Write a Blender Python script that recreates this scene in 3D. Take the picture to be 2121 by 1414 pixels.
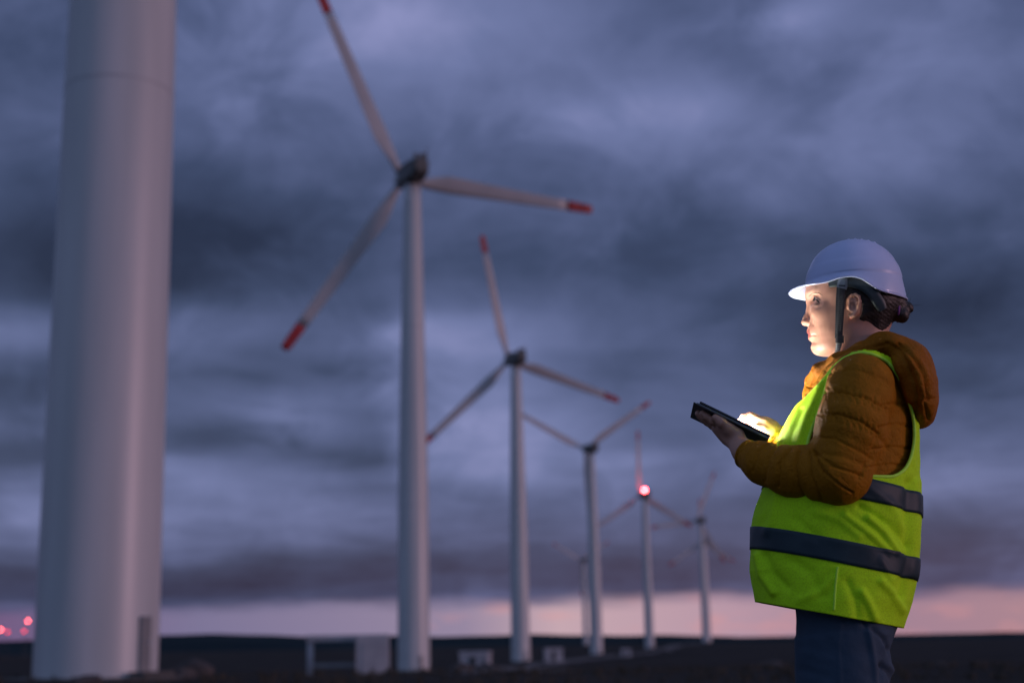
import bpy, bmesh, math, random
import numpy as np
from mathutils import Vector, Matrix, Euler
from mathutils.geometry import tessellate_polygon
random.seed(7); rng = np.random.default_rng(7)
for o in list(bpy.data.objects): bpy.data.objects.remove(o)
C = bpy.context.scene.collection
sc = bpy.context.scene

# ------------------------------------------------------------------ camera
CAM = np.array([0.0, 0.0, 0.80]); PITCH = math.radians(11.78); ROLL = math.radians(1.0)
LENS = 50.0; FPX = LENS / 36.0 * 2121; CX, CY = 1060.5, 707.0
cF = np.array([0, math.cos(PITCH), math.sin(PITCH)])
_U = np.array([0, -math.sin(PITCH), math.cos(PITCH)]); _R = np.array([1.0, 0, 0])
cR = math.cos(ROLL) * _R - math.sin(ROLL) * _U
cU = math.cos(ROLL) * _U + math.sin(ROLL) * _R
cd = bpy.data.cameras.new('camera'); cam = bpy.data.objects.new('camera', cd); C.objects.link(cam)
cam.matrix_world = Matrix(((cR[0], cU[0], -cF[0], CAM[0]), (cR[1], cU[1], -cF[1], CAM[1]), (cR[2], cU[2], -cF[2], CAM[2]), (0, 0, 0, 1)))
cd.lens = LENS; cd.sensor_width = 36; cd.clip_end = 60000; cd.clip_start = 0.05
cd.dof.use_dof = True; cd.dof.focus_distance = 3.24; cd.dof.aperture_fstop = 2.6
sc.camera = cam
sc.view_settings.view_transform = 'Standard'; sc.view_settings.look = 'None'
sc.view_settings.exposure = 0.0; sc.view_settings.gamma = 1.0

def ray(px, py): return cF + (px - CX) / FPX * cR - (py - CY) / FPX * cU
def azel(px, py):
    r = ray(px, py); r = r / np.linalg.norm(r)
    return math.atan2(r[0], r[1]), math.asin(r[2])
def at(px, py, dist):                       # world point on the pixel's ray at horizontal distance dist
    r = ray(px, py); return CAM + r * dist / math.hypot(r[0], r[1])

# ------------------------------------------------------------------ node helpers
def nn(nt, t, **kw):
    n = nt.nodes.new(t)
    for k, v in kw.items(): setattr(n, k, v)
    return n
class NT:
    def __init__(s, nt): s.nt = nt
    def _in(s, sock, v):
        if v is None: return
        if hasattr(v, 'is_output') or isinstance(v, bpy.types.NodeSocket): s.nt.links.new(v, sock)
        else: sock.default_value = v
    def m(s, op, a, b=None, c=None, clamp=False):
        n = nn(s.nt, 'ShaderNodeMath', operation=op); n.use_clamp = clamp
        s._in(n.inputs[0], a)
        if b is not None: s._in(n.inputs[1], b)
        if c is not None: s._in(n.inputs[2], c)
        return n.outputs[0]
    def mix(s, f, a, b, mode='MIX'):
        n = nn(s.nt, 'ShaderNodeMix', data_type='RGBA', blend_type=mode)
        s._in(n.inputs[0], f); s._in(n.inputs[6], a); s._in(n.inputs[7], b); return n.outputs[2]
    def noise(s, vec, scale, detail=4, rough=.5, dist=0):
        n = nn(s.nt, 'ShaderNodeTexNoise'); s._in(n.inputs['Vector'], vec)
        n.inputs['Scale'].default_value = scale; n.inputs['Detail'].default_value = detail
        n.inputs['Roughness'].default_value = rough; n.inputs['Distortion'].default_value = dist
        return n.outputs[0]
    def comb(s, x, y, z):
        n = nn(s.nt, 'ShaderNodeCombineXYZ'); s._in(n.inputs[0], x); s._in(n.inputs[1], y); s._in(n.inputs[2], z); return n.outputs[0]
    def ramp(s, f, stops, interp='LINEAR'):
        n = nn(s.nt, 'ShaderNodeValToRGB'); s._in(n.inputs[0], f); cr = n.color_ramp; cr.interpolation = interp
        while len(cr.elements) > 1: cr.elements.remove(cr.elements[0])
        cr.elements[0].position = stops[0][0]; cr.elements[0].color = (*stops[0][1], 1)
        for p, c in stops[1:]:
            e = cr.elements.new(p); e.color = (*c, 1)
        return n.outputs[0]

def lin(r, g, b):
    f = lambda c: ((c / 255 + .055) / 1.055) ** 2.4 if c > 10 else c / 255 / 12.92
    return (f(r), f(g), f(b))

# ------------------------------------------------------------------ world: dusk cloud deck
W = bpy.data.worlds.new('World'); sc.world = W; W.use_nodes = True
wn = W.node_tree; wn.nodes.clear(); N = NT(wn)
tc = nn(wn, 'ShaderNodeTexCoord'); sep = nn(wn, 'ShaderNodeSeparateXYZ'); wn.links.new(tc.outputs['Generated'], sep.inputs[0])
sx, sy, sz = sep.outputs
az = N.m('ARCTAN2', sx, sy); el = N.m('ARCSINE', sz)
# cloud plane coordinates (perspective of a flat deck)
zz = N.m('ADD', N.m('MAXIMUM', sz, 0.0), 0.10)
cu = N.m('DIVIDE', sx, zz); cv = N.m('DIVIDE', sy, zz)
pv = N.comb(cu, N.m('MULTIPLY', cv, 1.25), 0.0)
n1 = N.noise(pv, 0.8, 3, .5, .3)
n2 = N.noise(pv, 2.1, 5, .55, .5)
av = N.comb(N.m('MULTIPLY', az, 6.5), N.m('MULTIPLY', el, 9.0), 3.7)
n3 = N.noise(av, 1.5, 6, .58, .6)
n4 = N.noise(N.comb(N.m('MULTIPLY', az, 3.0), N.m('MULTIPLY', el, 7.0), 9.1), 1.1, 3, .5)
# the deck's large light and dark banks, warped by noise so that their edges are ragged
waz = N.m('ADD', az, N.m('MULTIPLY', N.m('SUBTRACT', n3, .5), .16))
wel = N.m('ADD', el, N.m('MULTIPLY', N.m('SUBTRACT', n4, .5), .07))
banks = [  # px, py, half-width px, half-height px, weight
 (740, 60, 330, 170, .50), (1640, 30, 120, 60, .40), (1310, 225, 230, 75, .50), (1750, 330, 420, 200, .12), (1050, 80, 250, 150, .15),
 (1980, 90, 300, 170, .26), (960, 705, 150, 50, .50), (985, 880, 130, 110, .62), (1150, 930, 90, 100, .3), (60, 660, 190, 50, .35), (480, 640, 210, 40, .18),
 (1500, 985, 150, 70, .30), (500, 1100, 420, 70, .22), (2010, 1000, 170, 70, .32), (480, 1000, 150, 45, .25), (1400, 850, 180, 80, .18),
 (620, 880, 60, 60, .25), (30, 1080, 100, 70, .28), (400, 960, 80, 30, .15), (1300, 1000, 60, 60, .25), (1350, 700, 260, 60, .12),
 (70, 540, 260, 110, -.55), (420, 480, 250, 130, -.38), (1040, 530, 330, 90, -.32), (1700, 640, 420, 110, -.34), (2030, 640, 260, 170, -.30), (500, 180, 100, 130, -.12),
 (470, 905, 130, 35, -.38), (700, 960, 150, 25, -.25), (640, 770, 260, 35, -.18), (60, 780, 150, 60, -.40), (60, 940, 120, 40, -.2), (1350, 1175, 700, 50, -.33), (500, 1200, 600, 40, -.36),
 (1000, 1040, 200, 30, -.15), (1990, 1100, 220, 45, -.25), (60, 1180, 200, 50, -.3), (1480, 120, 200, 60, -.1), (1250, 400, 260, 60, -.12), (60, 150, 200, 160, -.10), (1600, 1080, 200, 40, -.1)]
acc = N.m('MULTIPLY_ADD', N.m('SUBTRACT', n1, .5), .45, 0.0)
acc = N.m('ADD', acc, N.m('MULTIPLY', N.m('SUBTRACT', n2, .5), .50))
acc = N.m('ADD', acc, N.m('MULTIPLY', N.m('SUBTRACT', n3, .5), .85))
n5 = N.noise(N.comb(N.m('MULTIPLY', az, 17.0), N.m('MULTIPLY', el, 24.0), 5.2), 1.0, 5, .55, .5)
acc = N.m('ADD', acc, N.m('MULTIPLY', N.m('SUBTRACT', n5, .5), .30))
for px, py, hw, hh, wgt in banks:
    a, e = azel(px, py); sa = hw / FPX * 1.15; se = hh / FPX * 1.1
    q = N.m('ADD', N.m('POWER', N.m('ABSOLUTE', N.m('DIVIDE', N.m('SUBTRACT', waz, a), sa)), 2.0),
            N.m('POWER', N.m('ABSOLUTE', N.m('DIVIDE', N.m('SUBTRACT', wel, e), se)), 2.0))
    acc = N.m('ADD', acc, N.m('MULTIPLY', N.m('EXPONENT', N.m('MULTIPLY', q, -1.0)), wgt))
den = N.m('ADD', N.m('MULTIPLY', acc, .70), .445, clamp=True)
deck = N.ramp(den, [(0.0, lin(32, 42, 70)), (.28, lin(57, 69, 102)), (.50, lin(82, 93, 132)), (.74, lin(108, 118, 162)), (1.0, lin(143, 147, 194))])
# clearer strip under the deck at the horizon: lavender in the west, salmon to the right
edge = N.m('ADD', el, N.m('MULTIPLY', N.m('SUBTRACT', N.noise(N.comb(N.m('MULTIPLY', az, 9.0), N.m('MULTIPLY', el, 60.0), 0.0), 1.0, 4, .6), .5), .020))
strip = nn(wn, 'ShaderNodeMapRange', interpolation_type='SMOOTHSTEP'); wn.links.new(edge, strip.inputs[0])
strip.inputs[1].default_value = 0.017; strip.inputs[2].default_value = 0.031; strip.inputs[3].default_value = 1.0; strip.inputs[4].default_value = 0.0
azr = N.m('DIVIDE', N.m('ADD', az, .36), .72, clamp=True)
scol = N.ramp(azr, [(0.0, lin(112, 88, 128)), (.2, lin(122, 116, 150)), (.45, lin(148, 134, 160)), (.54, lin(196, 166, 176)), (.70, lin(182, 150, 166)), (.85, lin(162, 130, 148)), (1.0, lin(172, 134, 144))])
puff = N.noise(N.comb(N.m('MULTIPLY', az, 26.0), N.m('MULTIPLY', el, 80.0), 1.3), 1.0, 3, .5)
pk = nn(wn, 'ShaderNodeMapRange'); wn.links.new(puff, pk.inputs[0]); pk.inputs[1].default_value = .52; pk.inputs[2].default_value = .72
pkf = N.m('MULTIPLY', pk.outputs[0], N.m('GREATER_THAN', az, -.06))
scol = N.mix(N.m('MULTIPLY', pkf, .35), scol, (*lin(220, 150, 150), 1))
# a salmon blush in the deck low on the right
a, e = azel(2000, 1170)
q = N.m('ADD', N.m('POWER', N.m('ABSOLUTE', N.m('DIVIDE', N.m('SUBTRACT', az, a), .42)), 2.0), N.m('POWER', N.m('ABSOLUTE', N.m('DIVIDE', N.m('SUBTRACT', el, .035), .06)), 2.0))
deck = N.mix(N.m('MULTIPLY', N.m('EXPONENT', N.m('MULTIPLY', q, -1.0)), .09), deck, (*lin(168, 124, 148), 1))
sky = N.mix(strip.outputs[0], deck, scol)
# behind the camera the deck is open to the afterglow: bluer and brighter overhead, pink low on the right
back = N.m('MULTIPLY', N.m('SUBTRACT', 0.35, sy), 1.2, clamp=True)
sky = N.mix(back, sky, (.165, .225, .42, 1))
g1 = N.m('ADD', N.m('POWER', N.m('ABSOLUTE', N.m('DIVIDE', N.m('SUBTRACT', az, 1.85), .42)), 2.0), N.m('POWER', N.m('ABSOLUTE', N.m('DIVIDE', el, .22)), 2.0))
glow = N.m('EXPONENT', N.m('MULTIPLY', g1, -1.0))
sky = N.mix(glow, sky, (1.2, .55, .48, 1))
nish = nn(wn, 'ShaderNodeTexSky', sky_type='NISHITA'); nish.sun_disc = False
nish.sun_elevation = math.radians(1.0); nish.sun_rotation = math.radians(108)
sky = N.mix(0.015, sky, nish.outputs[0], 'ADD')
bgn = nn(wn, 'ShaderNodeBackground'); wn.links.new(sky, bgn.inputs[0]); bgn.inputs[1].default_value = 1.0
wo = nn(wn, 'ShaderNodeOutputWorld'); wn.links.new(bgn.outputs[0], wo.inputs[0])
W.cycles.sampling_method = 'MANUAL'; W.cycles.sample_map_resolution = 512

# the last of the sun, low on the right and a little behind the camera
sl = bpy.data.lights.new('afterglow_sun', 'SUN'); so = bpy.data.objects.new('afterglow_sun', sl); C.objects.link(so)
sl.energy = 0.70; sl.angle = math.radians(12); sl.color = (1.0, .62, .74)
sd = Vector((math.sin(math.radians(108)) * math.cos(.06), math.cos(math.radians(108)) * math.cos(.06), math.sin(.06)))
so.rotation_euler = sd.to_track_quat('Z', 'Y').to_euler()

# ------------------------------------------------------------------ object helpers
def tag(o, label=None, cat=None, group=None, kind=None):
    if label: o['label'] = label
    if cat: o['category'] = cat
    if group: o['group'] = group
    if kind: o['kind'] = kind
    return o
def empty(name, loc=(0, 0, 0), rz=0.0, parent=None):
    o = bpy.data.objects.new(name, None); C.objects.link(o); o.location = loc; o.rotation_euler = (0, 0, rz); o.empty_display_size = .2
    if parent: o.parent = parent
    return o
def mesh_obj(name, verts, faces, mat, parent=None, smooth=True, mats=None, fmat=None):
    me = bpy.data.meshes.new(name)
    verts = np.asarray(verts, dtype=np.float64)
    if isinstance(faces, np.ndarray) and faces.ndim == 2:
        nf, k = faces.shape
        me.vertices.add(len(verts)); me.vertices.foreach_set('co', verts.ravel().astype(np.float32))
        me.loops.add(nf * k); me.loops.foreach_set('vertex_index', faces.ravel().astype(np.int32))
        me.polygons.add(nf); me.polygons.foreach_set('loop_start', np.arange(0, nf * k, k, dtype=np.int32))
        try: me.polygons.foreach_set('loop_total', np.full(nf, k, dtype=np.int32))
        except Exception: pass
        me.update(calc_edges=True)
    else:
        me.from_pydata([tuple(v) for v in verts], [], [tuple(int(i) for i in f) for f in faces])
    me.validate()
    me.polygons.foreach_set('use_smooth', [smooth] * len(me.polygons))
    for m in (mats or [mat]): me.materials.append(m)
    if fmat is not None: me.polygons.foreach_set('material_index', fmat)
    o = bpy.data.objects.new(name, me); C.objects.link(o)
    if parent: o.parent = parent
    return o
def bm_obj(name, bm, mat, parent=None, smooth=False, loc=None, bevel=0, auto=None):
    me = bpy.data.meshes.new(name); bm.normal_update(); bm.to_mesh(me); bm.free()
    me.materials.append(mat); me.polygons.foreach_set('use_smooth', [smooth] * len(me.polygons))
    o = bpy.data.objects.new(name, me); C.objects.link(o)
    if parent: o.parent = parent
    if loc is not None: o.location = loc
    if bevel:
        b = o.modifiers.new('bevel', 'BEVEL'); b.width = bevel; b.segments = 2; b.limit_method = 'ANGLE'
    return o
def box(bm, c, s, rot=None):
    M = Matrix.Translation(c) @ (rot.to_4x4() if rot else Matrix.Identity(4)) @ Matrix.Diagonal((s[0], s[1], s[2], 1))
    return bmesh.ops.create_cube(bm, size=1.0, matrix=M)
def cyl(bm, a, b, ra, rb, seg=24, caps=True):
    a = Vector(a); b = Vector(b); d = b - a
    M = Matrix.Translation((a + b) / 2) @ d.to_track_quat('Z', 'Y').to_matrix().to_4x4()
    return bmesh.ops.create_cone(bm, cap_ends=caps, segments=seg, radius1=ra, radius2=rb, depth=d.length, matrix=M)
def tube(pts, rads, seg=10, closed=False):
    pts = [Vector(p) for p in pts]; n = len(pts)
    if not hasattr(rads, '__len__'): rads = [rads] * n
    V = []; F = []; up = None
    for i in range(n):
        a = pts[(i - 1) % n] if (i > 0 or closed) else pts[0]; b = pts[(i + 1) % n] if (i < n - 1 or closed) else pts[-1]
        t = (b - a).normalized()
        if up is None: up = t.orthogonal().normalized()
        else: up = (up - t * up.dot(t)).normalized()
        s = t.cross(up)
        for k in range(seg):
            th = 2 * math.pi * k / seg; V.append(pts[i] + (up * math.cos(th) + s * math.sin(th)) * rads[i])
    for i in range(n if closed else n - 1):
        j = (i + 1) % n
        for k in range(seg): F.append((i * seg + k, i * seg + (k + 1) % seg, j * seg + (k + 1) % seg, j * seg + k))
    if not closed: F.append(tuple(range(seg))[::-1]); F.append(tuple((n - 1) * seg + k for k in range(seg)))
    return V, F

# ------------------------------------------------------------------ materials
def mat(name, col, rough=.6, metal=0, build=None, **kw):
    m = bpy.data.materials.new(name); m.use_nodes = True; nt = m.node_tree; b = nt.nodes['Principled BSDF']
    b.inputs['Base Color'].default_value = (*col, 1); b.inputs['Roughness'].default_value = rough; b.inputs['Metallic'].default_value = metal
    for k, v in kw.items(): b.inputs[k].default_value = v
    if build: build(NT(nt), nt, b)
    return m
def bumpify(n, nt, b, h, strength, dist):
    bp = nn(nt, 'ShaderNodeBump'); bp.inputs['Strength'].default_value = strength; bp.inputs['Distance'].default_value = dist
    nt.links.new(h, bp.inputs['Height']); nt.links.new(bp.outputs[0], b.inputs['Normal'])
def objco(nt): return nn(nt, 'ShaderNodeTexCoord').outputs['Object']
def varied(c0, c1, scale, bump=0, bdist=.01, bscale=None, detail=5, stretch=None):
    def f(n, nt, b):
        co = objco(nt)
        if stretch:
            mp = nn(nt, 'ShaderNodeMapping'); mp.inputs['Scale'].default_value = stretch; nt.links.new(co, mp.inputs[0]); cc = mp.outputs[0]
        else: cc = co
        x = n.noise(cc, scale, detail)
        mr = nn(nt, 'ShaderNodeMapRange'); nt.links.new(x, mr.inputs[0]); mr.inputs[1].default_value = .3; mr.inputs[2].default_value = .7
        nt.links.new(n.mix(mr.outputs[0], (*c0, 1), (*c1, 1)), b.inputs['Base Color'])
        if bump: bumpify(n, nt, b, n.noise(co, bscale or scale * 3, 3), bump, bdist)
    return f
M = {}
M['tower'] = mat('painted_steel', (.46, .46, .47), .38, build=varied((.44, .46, .46), (.54, .55, .55), .5, .1, .01, 1.2, stretch=(3, 3, .25)))
M['blade'] = mat('blade_paint', (.55, .55, .56), .4, build=varied((.36, .37, .38), (.42, .42, .43), .6))
M['blade_red'] = mat('blade_red_paint', (.35, .018, .022), .45, build=varied((.30, .015, .02), (.38, .022, .025), 1.0))
M['nacelle'] = mat('nacelle_shell', (.10, .105, .10), .5, build=varied((.07, .075, .07), (.12, .125, .12), .8))
M['seam'] = mat('flange_steel', (.41, .42, .43), .45)
M['door'] = mat('door_paint', (.2, .21, .22), .5, build=varied((.17, .18, .19), (.23, .235, .24), 2))
M['kiosk'] = mat('kiosk_wall', (.36, .37, .39), .75, build=varied((.30, .31, .33), (.42, .42, .44), 1.2, .3, .02))
M['dark'] = mat('dark_metal', (.03, .032, .036), .5, build=varied((.02, .022, .026), (.04, .042, .045), 6))
M['concrete'] = mat('concrete', (.2, .19, .18), .85, build=varied((.06, .055, .05), (.10, .095, .09), 1.5, .4, .03))
def ground_b(n, nt, b):
    co = objco(nt)
    x = n.noise(co, .06, 6, .6); y = n.noise(co, .9, 5, .6)
    c = n.ramp(x, [(.3, (.020, .019, .016)), (.48, (.034, .029, .024)), (.6, (.050, .041, .034)), (.72, (.026, .027, .020))])
    c = n.mix(n.m('MULTIPLY', y, .6), c, (.022, .019, .016, 1))
    nt.links.new(c, b.inputs['Base Color']); bumpify(n, nt, b, n.noise(co, 2.5, 6, .65), .8, .08)
M['ground'] = mat('dry_soil', (.03, .027, .024), .95, build=ground_b); M['ground'].node_tree.nodes['Principled BSDF'].inputs['Specular IOR Level'].default_value = .1
M['hill'] = mat('far_hill', (.03, .045, .05), .95, build=varied((.024, .036, .042), (.04, .055, .06), .002)); M['hill'].node_tree.nodes['Principled BSDF'].inputs['Specular IOR Level'].default_value = 0
M['gravel'] = mat('pale_gravel', (.12, .1, .09), .95, build=varied((.08, .066, .06), (.17, .14, .13), .8, .6, .05, 6))
M['rock'] = mat('rock', (.13, .11, .10), .9, build=varied((.04, .036, .033), (.10, .085, .08), 3, .6, .05))
def lamp(name, col, s):
    m = bpy.data.materials.new(name); m.use_nodes = True; b = m.node_tree.nodes['Principled BSDF']
    b.inputs['Base Color'].default_value = (*col, 1); b.inputs['Emission Color'].default_value = (*col, 1); b.inputs['Emission Strength'].default_value = s; return m
M['lamp_bright'] = lamp('beacon_glass_bright', (1.0, .05, .055), 130)
M['lamp_pale'] = lamp('beacon_glass_pale', (1.0, .09, .085), 55)
M['lamp_red'] = lamp('beacon_glass_red', (1.0, .010, .012), 14)

# ------------------------------------------------------------------ terrain
HUBH = 40.0
turb = [ # tower px near the top, py of nacelle centre, px base, py base, blade phase (deg)
 dict(x=854, hub=362, base=1390, ph=-3, label='second turbine from the left, large red tipped rotor left of centre, beyond the white kiosk'),
 dict(x=1068, hub=745, base=1370, ph=-15.8, label='mid distance turbine just right of the large red tipped rotor, third tower from the left'),
 dict(x=1224, hub=930, base=1355, ph=35, label='turbine whose dark blade reaches up left, just right of the third tower'),
 dict(x=1335, hub=1027, base=1342, ph=93, label='turbine with the glowing red beacon on its nacelle'),
 dict(x=1452, hub=1078, base=1330, ph=188, label='turbine nearest the tablet, with a level dark blade pointing left'),
 dict(x=1459, hub=1122, base=1327, ph=93, label='turbine almost hidden right behind the tower nearest the tablet'),
 dict(x=1209, hub=1160, base=1330, ph=-88, label='smallest far turbine showing just left of a darker nearer tower'),
]
for t in turb:
    z1 = at(t['x'], t['hub'], 1.0)[2] - CAM[2]; z0 = at(t['x'], t['base'], 1.0)[2] - CAM[2]
    t['d'] = (HUBH + .2) / (z1 - z0); t['pos'] = at(t['x'], t['hub'] + 10, t['d']); t['zb'] = at(t['x'], t['base'], t['d'])[2]
D1 = 31.2; p1 = at(227, 700, D1)
gr = [0, 12, D1, 60] + [t['d'] for t in turb[:5]]
gz = [0, 0, at(205, 1408, D1)[2], at(718, 1410, 60)[2]] + [t['zb'] for t in turb[:5]]
gr += [600, 900, 2000, 3600]; gz += [turb[4]['zb'] - 1.5, -6.0, -12, -20]
def terr(x, y):
    x = np.asarray(x, float); y = np.asarray(y, float); r = np.hypot(x, y)
    z = np.interp(r, gr, gz)
    w = np.clip((r - 8) / 40, 0, 1)
    z = z + w * (.10 * np.sin(x * .21 + 1) * np.sin(y * .17) + .05 * np.sin(x * .63 + y * .4) * np.sin(y * .55 - x * .2) + .03 * np.sin(x * 1.7) * np.sin(y * 1.3))
    return z
def make_ground():
    rs = np.concatenate([[0.0], np.geomspace(.6, 4500, 260)]); na = 420
    azs = np.linspace(0, 2 * np.pi, na, endpoint=False); V = []; F = []
    R_, A_ = np.meshgrid(rs[1:], azs, indexing='ij'); X = R_ * np.sin(A_); Y = R_ * np.cos(A_); Z = terr(X, Y)
    V = np.vstack([[[0, 0, 0]], np.stack([X, Y, Z], -1).reshape(-1, 3)])
    nr = len(rs) - 1
    for k in range(na): F.append((0, 1 + (k + 1) % na, 1 + k))
    for i in range(nr - 1):
        for k in range(na):
            a = 1 + i * na + k; b = 1 + i * na + (k + 1) % na; F.append((a, b, b + na, a + na))
    return mesh_obj('ground', V, F, M['ground'])
tag(make_ground(), kind='structure')
def make_hills():
    na = 720; azs = np.linspace(-np.pi, np.pi, na, endpoint=False); V = []; F = []
    def top(a):   # crest height above the camera in radians
        pxs = [0, 350, 640, 1060, 1500, 1880, 2121]; pys = [1325, 1314, 1316, 1314, 1317, 1316, 1310]
        ae = [azel(p, q) for p, q in zip(pxs, pys)]
        e = np.interp(a, [v[0] for v in ae], [v[1] for v in ae])
        return e + .0005 * math.sin(a * 23) + .0004 * math.sin(a * 61 + 1) + .0002 * math.sin(a * 143)
    prof = [(3000, 0.0), (3500, .25), (4200, .8), (4800, 1.0), (5600, .85), (8000, .2), (14000, 0.0)]
    for a in azs:
        h = max(top(a), -.0042) * 4800 + CAM[2]
        for r, f in prof:
            V.append((r * math.sin(a), r * math.cos(a), -22 + (h + 22) * f + (1.2 * math.sin(a * 90 + r) if 0 < f < 1 else 0)))
    n = len(prof)
    for i in range(na):
        j = (i + 1) % na
        for k in range(n - 1): F.append((i * n + k, i * n + k + 1, j * n + k + 1, j * n + k))
    return mesh_obj('hills', V, F, M['hill'])
tag(make_hills(), kind='structure')

# pale gravel service track linking the towers, with a spur to each pad
def make_track():
    pts = [at(1010, 1414, 34), at(985, 1404, 70), at(1000, 1395, 100), at(1130, 1378, 150), at(1180, 1375, 190), at(1290, 1362, 260), at(1370, 1352, 330), at(1400, 1338, 430), at(1480, 1333, 520)]
    xy = [(p[0], p[1]) for p in pts]; out = []
    for i in range(len(xy) - 1):
        for k in range(10):
            t = k / 10; out.append((xy[i][0] * (1 - t) + xy[i + 1][0] * t, xy[i][1] * (1 - t) + xy[i + 1][1] * t))
    V = []; F = []; n = 7
    for i, (x, y) in enumerate(out):
        a = out[max(0, i - 2)]; b = out[min(len(out) - 1, i + 2)]; dx, dy = b[0] - a[0], b[1] - a[1]; L_ = math.hypot(dx, dy); sx_, sy_ = dy / L_, -dx / L_
        for k in range(n):
            w = (k / (n - 1) - .5) * (4.2 + .4 * math.sin(i * 1.3)); X, Y = x + sx_ * w, y + sy_ * w
            V.append((X, Y, float(terr(X, Y)) + .05 + .03 * math.sin(k * 2.1 + i)))
    for i in range(len(out) - 1):
        for k in range(n - 1): F.append((i * n + k, i * n + k + 1, (i + 1) * n + k + 1, (i + 1) * n + k))
    return mesh_obj('gravel_track', V, F, M['gravel'])
tag(make_track(), kind='structure')

# ------------------------------------------------------------------ wind turbines
AX = -.386; TILT = .12; NS = .83                       # heading of the rotor (upwind), seen from above, from +Y towards +X
RT = 1.30; RTOP = .68
def trad(z): return float(np.interp(max(z, 0), [0, 7, 14, 22, 30, 39], [1.25, 1.22, 1.18, 1.05, .88, .68]))
def blade_mesh(r0, r1, red=False):
    # span along +X, chord along Y, thickness Z; twisted, tapered aerofoil
    st = np.linspace(r0, r1, 18 if not red else 7); sec = 20; V = []; F = []
    for r in st:
        t = r / 18.0
        ch = np.interp(t, [.03, .08, .22, .5, .86, .97, 1.0], [.6, .72, 1.5, 1.2, .9, .8, .4])
        th = np.interp(t, [.03, .08, .22, .5, 1.0], [.55, .55, .38, .2, .07])
        tw = math.radians(float(np.interp(t, [0, .22, .6, 1], [18, 14, 5, 0]))) + math.radians(4)
        for k in range(sec):
            a = 2 * math.pi * k / sec; rd = float(np.interp(t, [.05, .2], [1, 0]))
            y = math.cos(a) * .5; z = math.sin(a) * .5 * (rd + (1 - rd) * (.55 + .45 * math.cos(a)) * 1.2)
            y = y * ch - (1 - rd) * ch * .15; z = z * th
            V.append((r, y * math.cos(tw) - z * math.sin(tw), y * math.sin(tw) + z * math.cos(tw)))
    n = len(st)
    for i in range(n - 1):
        for k in range(sec): F.append((i * sec + k, (i + 1) * sec + k, (i + 1) * sec + (k + 1) % sec, i * sec + (k + 1) % sec))
    F.append(tuple(range(sec))); F.append(tuple((n - 1) * sec + k for k in range(sec))[::-1])
    return V, F
MB = {}
def shared(key, fn):
    if key not in MB:
        MB[key] = fn().data
        for o in list(bpy.data.objects):
            if o.data == MB[key]: bpy.data.objects.remove(o)
    return MB[key]
def inst(name, me, parent):
    o = bpy.data.objects.new(name, me); C.objects.link(o); o.parent = parent; return o
def tower_fn():
    bm = bmesh.new(); seg = 64; zs = np.linspace(-.6, HUBH - 1.0, 28); rings = []
    for z in zs:
        r = trad(z); rings.append([bm.verts.new((r * math.cos(2 * math.pi * k / seg), r * math.sin(2 * math.pi * k / seg), z)) for k in range(seg)])
    for a, b in zip(rings, rings[1:]):
        for k in range(seg): bm.faces.new((a[k], a[(k + 1) % seg], b[(k + 1) % seg], b[k]))
    bm.faces.new(rings[-1])
    return bm_obj('tower', bm, M['tower'], smooth=True)
def flange_fn(z):
    def f():
        bm = bmesh.new(); r = trad(z); cyl(bm, (0, 0, z - .035), (0, 0, z + .035), r + .003, r + .002, 64)
        return bm_obj('flange', bm, M['seam'], bevel=.008)
    return f
def nacelle_fn():
    # along +Y is upwind (towards the hub); box with chamfered, tapering tail
    bm = bmesh.new(); prof = [(-3.0, .62, -.15, 1.0), (-2.6, .85, -.62, 1.18), (-.8, .98, -.85, 1.25), (1.4, .98, -.85, 1.2), (2.3, .85, -.72, 1.02), (2.55, .7, -.55, .85)]
    rings = []
    for y, w, zb, zt in prof:
        c = .28; pts = [(-w + c, zb), (w - c, zb), (w, zb + c), (w, zt - c), (w - c, zt), (-w + c, zt), (-w, zt - c), (-w, zb + c)]
        rings.append([bm.verts.new((px, y, pz)) for px, pz in pts])
    for a, b in zip(rings, rings[1:]):
        for k in range(8): bm.faces.new((a[k], b[k], b[(k + 1) % 8], a[(k + 1) % 8]))
    bm.faces.new(rings[0]); bm.faces.new(rings[-1][::-1])
    cyl(bm, (0, 0, -1.25), (0, 0, -.7), .74, .80, 32)         # yaw bearing
    box(bm, (.35, -2.2, 1.45), (.5, .7, .55)); box(bm, (-.4, -2.3, 1.4), (.35, .5, .5))       # cooler boxes
    cyl(bm, (.55, -2.75, 1.0), (.55, -2.75, 2.1), .04, .03, 8); box(bm, (.55, -2.75, 2.1), (.5, .05, .05))
    bmesh.ops.recalc_face_normals(bm, faces=bm.faces)
    return bm_obj('nacelle', bm, M['nacelle'])
def hub_fn():
    bm = bmesh.new(); seg = 32; prof = [(2.5, .55), (2.6, .78), (3.0, .86), (3.5, .82), (3.95, .6), (4.25, .28), (4.33, .001)]; rings = []
    for y, r in prof: rings.append([bm.verts.new((r * math.cos(2 * math.pi * k / seg), y, r * math.sin(2 * math.pi * k / seg))) for k in range(seg)])
    for a, b in zip(rings, rings[1:]):
        for k in range(seg): bm.faces.new((a[k], a[(k + 1) % seg], b[(k + 1) % seg], b[k]))
    bmesh.ops.recalc_face_normals(bm, faces=bm.faces)
    return bm_obj('hub', bm, M['blade'], smooth=True)
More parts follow.
